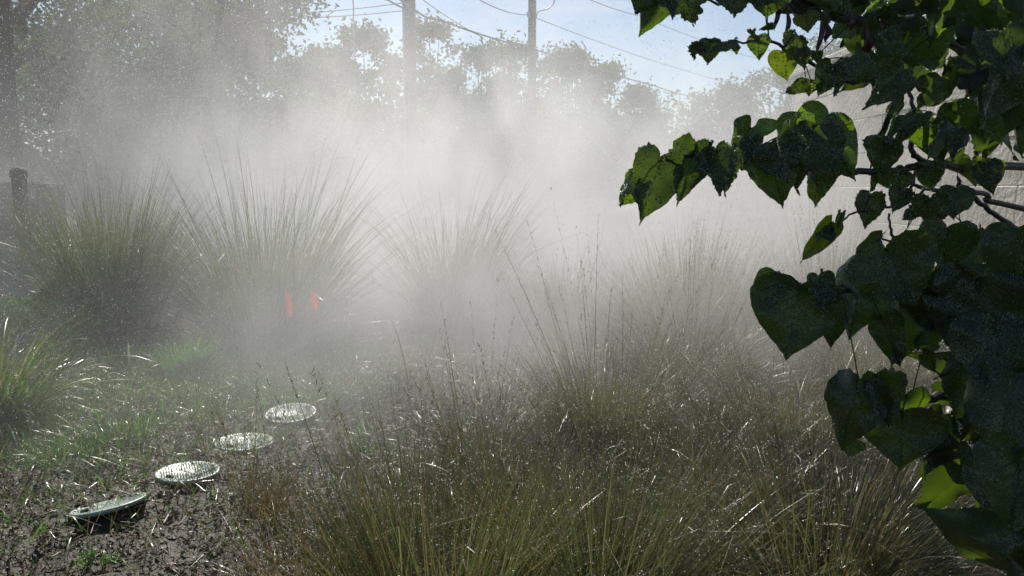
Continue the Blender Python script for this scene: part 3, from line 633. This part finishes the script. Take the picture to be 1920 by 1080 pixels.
def branch(pts, r0, r1, seg=6):
    P = smooth_path(pts, seg); P = [p + Vector(rng.normal(0, r0 * .25, 3)) for p in P]; g = Geo()
    tube(g, P, [r0 + (r1 - r0) * i / (len(P) - 1) + rng.uniform(0, .12) * r0 * (i % 3 == 0) for i in range(len(P))], 8, (.035, .03, .026)); o = g.build('branch', M['twig'], red); BR.append(P); BRO.append(o); return P
trk = lambda z: rd + Vector((0, 0, z))
branch([trk(1.2), at(1925, 314, 1.5), at(1870, 312, 1.35), at(1800, 316, 1.25), at(1735, 305, 1.15), at(1680, 320, 1.1), at(1614, 322, 1.06), at(1560, 322, 1.03), at(1490, 306, 1.0), at(1400, 282, .98), at(1330, 288, .97), at(1246, 304, .95)], .008, .0012)
branch([trk(1.05), at(1925, 392, 1.5), at(1850, 365, 1.4), at(1790, 357, 1.3), at(1722, 350, 1.22), at(1680, 330, 1.2), at(1640, 318, 1.2)], .006, .0015)
branch([at(1735, 305, 1.15), at(1711, 286, 1.14), at(1708, 240, 1.13), at(1712, 200, 1.12), at(1700, 160, 1.12), at(1690, 120, 1.12)], .0042, .002)
branch([at(1816, 362, 1.35), at(1850, 392, 1.37), at(1890, 418, 1.4), at(1935, 450, 1.5)], .004, .005)
branch([trk(2.0), at(1925, 210, 1.5), at(1830, 112, 1.4), at(1740, 55, 1.3), at(1650, 30, 1.25), at(1608, 38, 1.2), at(1540, 26, 1.15), at(1468, 14, 1.1), at(1420, 4, 1.08), at(1310, -2, 1.05)], .011, .0015)
branch([at(1608, 38, 1.2), at(1560, 22, 1.18), at(1500, 0, 1.15), at(1440, -20, 1.1)], .006, .003)
branch([trk(1.7), at(1920, 205, 1.5), at(1870, 180, 1.4), at(1822, 104, 1.3), at(1760, 60, 1.2), at(1730, -20, 1.2)], .009, .004)
branch([at(1650, 140, 1.15), at(1600, 155, 1.12), at(1555, 140, 1.1), at(1520, 118, 1.08), at(1461, 84, 1.05), at(1436, 76, 1.04), at(1400, 78, 1.03), at(1350, 80, 1.02)], .0032, .0012)
branch([at(1440, 76, 1.04), at(1441, 62, 1.04), at(1438, 52, 1.04)], .0012, .001, 3)
branch([at(1735, 350, 1.2), at(1712, 375, 1.16), at(1690, 385, 1.15), at(1640, 392, 1.12), at(1600, 400, 1.1), at(1565, 425, 1.08)], .0026, .001)
branch([at(1700, 520, 1.1), at(1680, 458, 1.1), at(1670, 430, 1.1), at(1667, 400, 1.1)], .0025, .0015)
branch([at(1680, 458, 1.1), at(1690, 440, 1.1), at(1702, 428, 1.1)], .0012, .0007, 3)
branch([at(1680, 456, 1.1), at(1650, 446, 1.1), at(1640, 445, 1.1)], .0016, .001, 3)
branch([at(1875, 500, 1.1), at(1850, 470, 1.1), at(1815, 448, 1.1), at(1802, 425, 1.1), at(1801, 412, 1.1)], .003, .001)
branch([at(1845, 465, 1.1), at(1838, 440, 1.1), at(1838, 420, 1.1)], .0022, .001, 3)
branch([trk(.85), at(1930, 690, 1.2), at(1877, 706, 1.1), at(1800, 728, 1.05), at(1733, 756, 1.0), at(1690, 770, .98)], .009, .004)
branch([trk(.9), at(1930, 560, 1.2), at(1850, 560, 1.1), at(1780, 530, 1.0), at(1700, 525, .97), at(1620, 540, .95), at(1530, 545, .93), at(1455, 515, .93)], .007, .0012)
branch([at(1830, 718, 1.05), at(1790, 690, 1.05), at(1770, 670, 1.03)], .004, .002, 3)
for e_ in ((1.0, 5.0, 2.9), (1.6, 5.8, 3.3), (2.4, 5.2, 3.1)): branch([trk(2.2), Vector((2.0, 3.2, 2.9)), Vector(e_)], .012, .003)  # limbs added to carry the unseen shading canopy
for q in range(9):
    s_ = trk(1.0 + .2 * q); e_ = Vector((rng.uniform(.9, 3), rng.uniform(2.2, 4.2), rng.uniform(2.2, 3.4))); branch([s_, s_.lerp(e_, .5) + Vector((0, 0, .15)), e_], .01, .002)
DK = (.03, .05, .016); MD = (.045, .08, .018); BT = (.07, .125, .018); YL = (.1, .14, .015)  # shade from other leaves tinted into DK; BT and YL tinted as backlit
# bx, by, tx, ty, width px, depth, yaw, fold, curl, rag, tint
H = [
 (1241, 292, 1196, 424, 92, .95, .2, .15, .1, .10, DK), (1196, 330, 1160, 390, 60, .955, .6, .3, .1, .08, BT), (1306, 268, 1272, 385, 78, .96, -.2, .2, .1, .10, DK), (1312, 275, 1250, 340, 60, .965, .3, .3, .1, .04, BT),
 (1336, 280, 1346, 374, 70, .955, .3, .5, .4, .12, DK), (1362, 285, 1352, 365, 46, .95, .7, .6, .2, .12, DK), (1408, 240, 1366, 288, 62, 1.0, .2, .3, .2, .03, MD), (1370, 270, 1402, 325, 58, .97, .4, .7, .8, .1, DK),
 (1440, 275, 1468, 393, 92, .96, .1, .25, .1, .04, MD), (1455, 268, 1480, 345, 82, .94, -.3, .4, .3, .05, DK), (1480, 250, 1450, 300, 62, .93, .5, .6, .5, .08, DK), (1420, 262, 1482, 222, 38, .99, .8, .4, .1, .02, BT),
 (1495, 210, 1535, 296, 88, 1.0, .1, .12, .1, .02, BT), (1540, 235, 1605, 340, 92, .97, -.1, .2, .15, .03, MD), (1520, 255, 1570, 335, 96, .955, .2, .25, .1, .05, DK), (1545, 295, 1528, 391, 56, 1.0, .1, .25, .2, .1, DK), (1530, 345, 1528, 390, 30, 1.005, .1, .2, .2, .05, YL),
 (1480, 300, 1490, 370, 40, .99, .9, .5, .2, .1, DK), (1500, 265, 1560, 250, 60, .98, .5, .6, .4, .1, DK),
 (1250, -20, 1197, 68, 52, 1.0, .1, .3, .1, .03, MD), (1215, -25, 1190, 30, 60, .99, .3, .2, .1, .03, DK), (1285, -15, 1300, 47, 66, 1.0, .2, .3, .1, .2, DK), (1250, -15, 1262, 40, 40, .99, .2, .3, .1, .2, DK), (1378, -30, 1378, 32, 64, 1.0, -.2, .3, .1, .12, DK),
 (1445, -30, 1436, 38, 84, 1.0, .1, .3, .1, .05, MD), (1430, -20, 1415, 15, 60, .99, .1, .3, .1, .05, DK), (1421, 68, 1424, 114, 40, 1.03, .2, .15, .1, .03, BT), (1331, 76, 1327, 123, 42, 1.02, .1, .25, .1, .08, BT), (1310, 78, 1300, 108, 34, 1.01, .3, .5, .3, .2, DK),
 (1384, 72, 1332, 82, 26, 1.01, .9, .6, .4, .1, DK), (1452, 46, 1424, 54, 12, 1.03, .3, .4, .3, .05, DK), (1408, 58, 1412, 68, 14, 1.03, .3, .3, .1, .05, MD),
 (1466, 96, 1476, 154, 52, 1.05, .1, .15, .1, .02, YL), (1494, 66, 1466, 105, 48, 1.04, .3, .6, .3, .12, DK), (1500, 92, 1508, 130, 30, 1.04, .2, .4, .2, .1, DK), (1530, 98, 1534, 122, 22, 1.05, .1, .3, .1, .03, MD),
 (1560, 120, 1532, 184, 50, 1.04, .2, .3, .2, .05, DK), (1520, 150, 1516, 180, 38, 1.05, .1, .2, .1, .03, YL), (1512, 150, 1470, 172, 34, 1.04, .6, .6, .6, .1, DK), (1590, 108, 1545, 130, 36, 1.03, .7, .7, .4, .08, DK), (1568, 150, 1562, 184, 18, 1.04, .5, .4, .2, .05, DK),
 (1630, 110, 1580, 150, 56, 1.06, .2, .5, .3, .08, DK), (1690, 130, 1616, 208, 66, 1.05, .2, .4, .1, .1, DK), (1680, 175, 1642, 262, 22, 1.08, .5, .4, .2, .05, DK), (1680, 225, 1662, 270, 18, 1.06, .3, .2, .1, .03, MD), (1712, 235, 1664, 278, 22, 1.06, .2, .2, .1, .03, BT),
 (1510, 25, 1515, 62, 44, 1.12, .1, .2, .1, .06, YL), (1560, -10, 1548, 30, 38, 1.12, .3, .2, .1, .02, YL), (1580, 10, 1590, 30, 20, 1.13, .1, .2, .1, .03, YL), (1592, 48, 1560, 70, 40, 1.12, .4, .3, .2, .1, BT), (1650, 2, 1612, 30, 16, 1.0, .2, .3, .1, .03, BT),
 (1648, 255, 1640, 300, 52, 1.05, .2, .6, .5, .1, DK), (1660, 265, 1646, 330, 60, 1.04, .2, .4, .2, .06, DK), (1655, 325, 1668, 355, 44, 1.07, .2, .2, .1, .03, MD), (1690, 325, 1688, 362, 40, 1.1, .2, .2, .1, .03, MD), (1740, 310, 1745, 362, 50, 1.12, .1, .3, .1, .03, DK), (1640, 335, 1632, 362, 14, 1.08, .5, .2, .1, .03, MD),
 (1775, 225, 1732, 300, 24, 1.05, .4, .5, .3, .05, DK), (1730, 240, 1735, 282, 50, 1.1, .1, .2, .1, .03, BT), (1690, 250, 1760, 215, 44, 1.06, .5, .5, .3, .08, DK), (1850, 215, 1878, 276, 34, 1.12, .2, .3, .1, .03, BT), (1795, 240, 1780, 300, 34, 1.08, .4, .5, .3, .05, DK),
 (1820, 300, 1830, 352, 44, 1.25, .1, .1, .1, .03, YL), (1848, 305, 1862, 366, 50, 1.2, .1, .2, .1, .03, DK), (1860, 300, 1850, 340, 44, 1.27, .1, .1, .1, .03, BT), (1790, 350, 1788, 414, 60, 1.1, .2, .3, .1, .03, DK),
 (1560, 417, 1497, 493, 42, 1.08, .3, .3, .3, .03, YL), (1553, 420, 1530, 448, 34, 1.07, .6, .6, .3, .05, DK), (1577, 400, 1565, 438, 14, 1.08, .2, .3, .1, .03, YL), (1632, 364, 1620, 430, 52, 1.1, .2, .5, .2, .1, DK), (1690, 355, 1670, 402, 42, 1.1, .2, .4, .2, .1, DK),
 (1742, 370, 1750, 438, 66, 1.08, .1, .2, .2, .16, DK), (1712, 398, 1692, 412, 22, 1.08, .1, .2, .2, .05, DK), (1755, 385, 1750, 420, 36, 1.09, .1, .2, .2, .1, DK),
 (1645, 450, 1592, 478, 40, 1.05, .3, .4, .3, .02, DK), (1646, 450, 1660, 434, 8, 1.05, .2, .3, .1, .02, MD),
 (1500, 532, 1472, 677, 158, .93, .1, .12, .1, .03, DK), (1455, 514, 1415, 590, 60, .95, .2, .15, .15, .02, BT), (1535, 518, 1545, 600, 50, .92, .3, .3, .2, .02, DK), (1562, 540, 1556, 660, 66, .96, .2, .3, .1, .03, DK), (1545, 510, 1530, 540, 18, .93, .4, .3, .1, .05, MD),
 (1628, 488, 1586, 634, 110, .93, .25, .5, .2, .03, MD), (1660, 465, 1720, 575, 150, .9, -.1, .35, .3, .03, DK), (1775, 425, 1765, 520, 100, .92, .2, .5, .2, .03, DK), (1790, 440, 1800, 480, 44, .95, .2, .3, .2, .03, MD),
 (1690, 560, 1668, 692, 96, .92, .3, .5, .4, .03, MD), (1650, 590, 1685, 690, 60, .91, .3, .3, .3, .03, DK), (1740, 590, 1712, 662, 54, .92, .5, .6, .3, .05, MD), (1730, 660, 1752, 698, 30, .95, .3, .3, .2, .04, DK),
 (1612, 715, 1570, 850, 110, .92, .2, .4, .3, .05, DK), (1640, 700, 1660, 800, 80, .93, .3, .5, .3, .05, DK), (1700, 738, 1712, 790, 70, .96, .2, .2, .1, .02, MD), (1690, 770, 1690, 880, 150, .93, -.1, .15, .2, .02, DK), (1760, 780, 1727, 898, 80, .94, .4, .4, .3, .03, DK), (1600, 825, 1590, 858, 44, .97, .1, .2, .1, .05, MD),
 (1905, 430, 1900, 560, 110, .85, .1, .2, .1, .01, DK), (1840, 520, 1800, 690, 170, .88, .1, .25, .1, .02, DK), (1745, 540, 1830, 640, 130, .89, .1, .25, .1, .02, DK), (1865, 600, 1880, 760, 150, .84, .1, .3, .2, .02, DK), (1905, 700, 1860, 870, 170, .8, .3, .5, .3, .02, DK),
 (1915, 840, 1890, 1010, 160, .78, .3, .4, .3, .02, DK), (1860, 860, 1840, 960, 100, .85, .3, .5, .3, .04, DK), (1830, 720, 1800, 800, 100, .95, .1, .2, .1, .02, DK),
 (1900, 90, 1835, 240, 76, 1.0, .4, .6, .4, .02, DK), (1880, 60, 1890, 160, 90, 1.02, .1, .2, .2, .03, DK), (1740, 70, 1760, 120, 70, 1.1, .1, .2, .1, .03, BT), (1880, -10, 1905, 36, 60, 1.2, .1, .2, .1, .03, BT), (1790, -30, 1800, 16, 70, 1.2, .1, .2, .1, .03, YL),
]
ddp = []; OCC = []
def leaf_drops(V, n, r0):
    k = len(OUT); ring = np.minimum((6 * np.sqrt(rng.uniform(0, 1, n))).astype(int), 5); j = rng.integers(0, k, n)
    a0 = np.where(ring == 0, 0, 1 + (ring - 1) * k + j); a1 = np.where(ring == 0, 0, 1 + (ring - 1) * k + (j + 1) % k); b0 = 1 + ring * k + j; b1 = 1 + ring * k + (j + 1) % k
    s_, t = rng.uniform(0, 1, (n, 1)), rng.uniform(0, 1, (n, 1))
    P = (V[a0] * (1 - s_) + V[a1] * s_) * (1 - t) + (V[b0] * (1 - s_) + V[b1] * s_) * t
    ddp.append(P + rng.normal(0, .0004, (n, 3)))
for k, (bx, by, tx, ty, wp, d, yaw, fold, curl, rag, tint) in enumerate(H):
    s = 1 if k % 2 else -1
    dt = rng.uniform(-.02, .02); B = at(bx, by, d); T = at(tx, ty, d + dt); g = Geo()
    tint = tuple(np.array(tint) * rng.uniform(.85, 1.2))
    curl *= rng.uniform(.6, 2.2); fold *= rng.uniform(.8, 1.5)
    V, nrm = leaf_geo(g, B, T, wp / 1500 * d * 1.08, yaw * s, fold * s, curl * s, rag, tint)
    # petiole
    bi, pb = min(((i, p) for i, P in enumerate(BR) for p in P), key=lambda q: (q[1] - B).length)
    if (pb - B).length < .12: tube(g, smooth_path([pb, pb.lerp(B, .5) + Vector((0, 0, .004)), B + (T - B) * .02], 3), .0008, 5, (.06, .06, .02))
    lf = g.build('leaf', M['leaf']); lf.parent = BRO[bi]
    wet = 3.2 if rng.uniform() < .35 or rag > .07 else 1.0
    leaf_drops(V, int((28 + wp * .8) * wet * (.7 if by > 400 else 2.2)), .0009)
    lower = by > 400; q_ = rng.uniform()
    if (tint[0] < .05 and q_ < (1.0 if by > 800 else .8 if lower else .15)):      # unseen leaf added towards the sun to shade this one
        c_ = B.lerp(T, .45); t_ = max(.15, (.27 * c_.y + CAMZ + .14 - c_.z) / .404) + rng.uniform(.02, .3)
        c_ = c_ + sdir * t_; ln_ = max(.1, wp / 1500 * d * 1.3); OCC.append((c_ + Vector((0, 0, ln_ * .5)), c_ - Vector((rng.normal(0, .02), rng.normal(0, .03), ln_ * .5)), ln_))
# the rest of the foliage: crowded leaves at upper right, right edge and overhead, plus unseen ones added to block sun
g = Geo()
for a_, b_, l_ in OCC: leaf_geo(g, a_, b_, l_ * 1500 / 1500, rng.normal(0, .3), .15, .1, .02, DK)
def fill(n, x0, x1, y0, y1, d0, d1, w0, w1, tints, keep=None):
    for _ in range(n):
        px, py = rng.uniform(x0, x1), rng.uniform(y0, y1)
        if keep and not keep(px, py): continue
        d = rng.uniform(d0, d1); ln = rng.uniform(w0, w1); an = rng.normal(.1, .8); B = at(px, py, d); T = B + Vector((math.sin(an) * ln, rng.normal(0, .35) * ln, -math.cos(an) * ln))
        V, _n = leaf_geo(g, B, T, ln * rng.uniform(.6, .95), rng.normal(0, .6), rng.normal(.1, .5), rng.normal(.2, .4), abs(rng.normal(0, .06)), np.array(tints[rng.integers(0, len(tints))]) * rng.uniform(.8, 1.2))
        if -60 < py < 470: leaf_drops(V, 25, .0009)
fill(70, 1600, 1940, -60, 130, 1.05, 1.5, .045, .075, [DK, DK, MD])
fill(34, 1440, 1640, -60, 8, 1.1, 1.4, .04, .065, [DK, MD])
fill(34, 1680, 1940, 110, 235, 1.1, 1.6, .04, .07, [DK, DK, MD], lambda x, y: x > 1690 + (y - 110) * .4)
fill(12, 1740, 1900, 200, 290, 1.2, 1.6, .035, .055, [DK, MD])
fill(30, 1880, 1990, 420, 1080, .8, 1.1, .08, .11, [DK])
fill(26, 1760, 1960, 480, 760, .95, 1.3, .07, .1, [DK])
fill(18, 1780, 1960, 720, 900, .9, 1.2, .07, .1, [DK])
for _ in range(1100):
    B = Vector((rng.uniform(.15, 3.2), rng.uniform(1.3, 3.9), rng.uniform(1.6, 3.3)))
    r_ = (B.z - CAMZ - .12) / B.y
    if r_ < .27: continue
    ln = rng.uniform(.07, .1); an = rng.normal(0, .8); T = B + Vector((math.sin(an) * ln, rng.normal(0, .6) * ln, -math.cos(an) * ln))
    leaf_geo(g, B, T, ln * .85, rng.normal(0, .9), rng.normal(.1, .4), .2, .03, DK)
for _ in range(950):  # canopy above the frame, added to shade the bottom right grass
    y_ = rng.uniform(3.9, 6.3); B = Vector((rng.uniform(.0, 2.6), y_, CAMZ + .27 * y_ + .2 + rng.uniform(0, .9)))
    ln = rng.uniform(.08, .12); an = rng.normal(0, .8); T = B + Vector((math.sin(an) * ln, rng.normal(0, .6) * ln, -math.cos(an) * ln))
    leaf_geo(g, B, T, ln * .85, rng.normal(0, .9), rng.normal(.1, .4), .2, .03, DK)
for _ in range(480):
    B = Vector((rng.uniform(.8, 3.2), rng.uniform(.9, 4.0), rng.uniform(.3, 2.4)))
    if B.x / B.y < .70: continue
    ln = rng.uniform(.07, .1); an = rng.normal(0, .8); T = B + Vector((math.sin(an) * ln, rng.normal(0, .6) * ln, -math.cos(an) * ln))
    leaf_geo(g, B, T, ln * .85, rng.normal(0, .9), rng.normal(.1, .4), .2, .03, DK)
o = g.build('foliage', M['leaf'], red); o['kind'] = 'stuff'; o['label'] = 'crowded dark heart shaped leaves, with unseen ones overhead added for shade'
o = droplets(np.concatenate(ddp), .0007, .8).build('water_beads', M['leafbead'], red); o['kind'] = 'stuff'
# seed pods
for px, py, ln, wpx, d, lean in [(1456, 10, 46, 9, 1.1, .02), (1476, 20, 52, 9, 1.09, .06), (1541, 32, 72, 10, 1.05, -.05), (1552, 45, 34, 12, 1.06, .0), (1596, 20, 40, 12, 1.1, .1), (1625, 52, 50, 16, 1.1, .1), (1634, 66, 36, 14, 1.12, -.2), (1812, 108, 30, 9, 1.15, .05), (1770, 118, 26, 7, 1.15, .1), (1852, 10, 40, 11, 1.2, 0), (1714, 322, 46, 7, 1.1, -.15), (1695, 355, 22, 6, 1.1, 0), (1795, 330, 24, 8, 1.15, .2), (1888, 190, 52, 12, 1.2, -.2), (1648, 30, 38, 10, 1.12, .3)]:
    g = Geo(); B = at(px, py, d); l_ = ln / 1500 * d; w_ = wpx / 1500 * d; V = []; m = 12
    for i in range(m + 1):
        t = i / m; ww = w_ * .5 * (math.sin(math.pi * min(1, .04 + t)) ** .7 if t < .96 else .05) + .0002; cx = B.x + lean * l_ * t + .002 * math.sin(t * 5)
        for (ox, oy) in ((-1, 0), (-.4, -.16), (.4, -.16), (1, 0), (.4, .16), (-.4, .16)): V.append((cx + ox * ww, B.y + oy * ww + .001 * math.sin(t * 9), B.z - l_ * t))
    g.add(V, [[i * 6 + j, i * 6 + (j + 1) % 6, (i + 1) * 6 + (j + 1) % 6, (i + 1) * 6 + j] for i in range(m) for j in range(6)], (.07, .022, .016))
    tube(g, [B, B + Vector((.001, 0, .008))], .0006, 5, (.06, .04, .03)); bi, _p = min(((i, p) for i, P in enumerate(BR) for p in P), key=lambda q: (q[1] - B).length); g.build('seed_pod', M['pod']).parent = BRO[bi]

# ------------------------------------------------------------------ airborne drops of the spray
n = 50000
yy = .8 + 7.5 * rng.uniform(0, 1, n) ** .6; px = rng.uniform(-60, 1980, n); py = rng.uniform(-60, 900, n)
P = np.array([tuple(aty(a_, b_, c_)) for a_, b_, c_ in zip(px, py, yy)]); P[:, 2] = np.where(P[:, 2] < .05, rng.uniform(.05, 2.2, n), P[:, 2])
o = droplets(P, .00035 + .0002 * yy, .5, 1.7).build('spray_drops', M['airdrop']); tag(o, 'fine water drops of the sprinkler spray hanging in the air', 'water drops', kind='stuff')

# ------------------------------------------------------------------ mist
def mist():
    x0, x1, y0, y1, z0, z1 = -9, 11, 2.6, 15, -.3, 5.2
    g = Geo(); V = [(x, y, z) for z in (z0, z1) for x, y in ((x0, y0), (x1, y0), (x1, y1), (x0, y1))]
    g.add(V, [[0, 3, 2, 1], [4, 5, 6, 7], [0, 1, 5, 4], [1, 2, 6, 5], [2, 3, 7, 6], [3, 0, 4, 7]])
    m, n, l, o = mat('sprinkler_mist')
    gm = N(n, "ShaderNodeNewGeometry"); pos = gm.outputs['Position']
    def math_(op, a, b=None, clamp=False):
        k = N(n, "ShaderNodeMath", operation=op); k.use_clamp = clamp
        for i, v in enumerate((a, b)):
            if v is None: continue
            if isinstance(v, (int, float)): k.inputs[i].default_value = v
            else: l.new(v, k.inputs[i])
        return k.outputs[0]
    def blob(c, r, amp):
        s = N(n, "ShaderNodeVectorMath", operation='SUBTRACT'); l.new(pos, s.inputs[0]); s.inputs[1].default_value = c
        d = N(n, "ShaderNodeVectorMath", operation='DIVIDE'); l.new(s.outputs[0], d.inputs[0]); d.inputs[1].default_value = r
        q = N(n, "ShaderNodeVectorMath", operation='DOT_PRODUCT'); l.new(d.outputs[0], q.inputs[0]); l.new(d.outputs[0], q.inputs[1])
        return math_('MULTIPLY', math_('EXPONENT', math_('MULTIPLY', q.outputs['Value'], -1.0)), amp)
    blobs = MISTBLOBS
    tot = None
    for b in blobs:
        v = blob(*b); tot = v if tot is None else math_('ADD', tot, v)
    mp = N(n, "ShaderNodeMapping"); mp.inputs['Scale'].default_value = (.8, .55, .5); mp.inputs['Rotation'].default_value = (0, R(28), 0); l.new(pos, mp.inputs['Vector'])
    nz = N(n, "ShaderNodeTexNoise", Scale=1.5, Detail=4.0, Roughness=.62); l.new(mp.outputs[0], nz.inputs['Vector'])
    mr = N(n, "ShaderNodeMapRange"); mr.inputs['From Min'].default_value = .36; mr.inputs['From Max'].default_value = .64; mr.inputs['To Min'].default_value = .3; mr.inputs['To Max'].default_value = 1.7
    l.new(nz.outputs['Fac'], mr.inputs['Value'])
    den = math_('MULTIPLY', tot, mr.outputs[0])
    v = N(n, "ShaderNodeVolumePrincipled"); v.inputs['Color'].default_value = (.985, .985, .99, 1); v.inputs['Anisotropy'].default_value = .48
    l.new(den, v.inputs['Density']); l.new(v.outputs[0], o.inputs['Volume'])
    ob = g.build('haze', m, smooth=False); tag(ob, 'white sprinkler mist drifting across the garden', 'mist', kind='stuff')
    ob.data.materials[0].cycles.volume_step_rate = .35 if hasattr(m.cycles, 'volume_step_rate') else 1
MISTBLOBS = [
    ((-4.5, 11.0, 2.8), (4.0, 2.2, 1.5), .05),  # thin veil before the left hand trees
    ((-.2, 9.2, .6), (3.7, 1.9, 1.25), .52),     # main bank behind the fountains
    ((1.2, 12.0, 2.2), (6.0, 1.6, 1.7), .14),   # its tall thin back
    ((2.8, 10.5, .5), (2.4, 1.8, .9), .18),     # right end of the bank
    ((-3.4, 8.8, .7), (2.0, 1.4, 1.1), .26),   # left veil
    ((-.5, 5.0, .4), (1.3, 1.0, .55), .40),     # low puff reaching forward
    ((1.2, 5.6, .4), (1.6, 1.2, .6), .18),      # over the hazy right hand clumps
    ((-2.0, 6.2, 1.0), (2.2, 1.1, 1.2), .035),
    ((-.6, 3.7, .3), (2.2, 1.0, .7), .12),
    ((3.2, 7.5, 1.2), (1.4, 2.2, 1.2), .03),
]
mist()
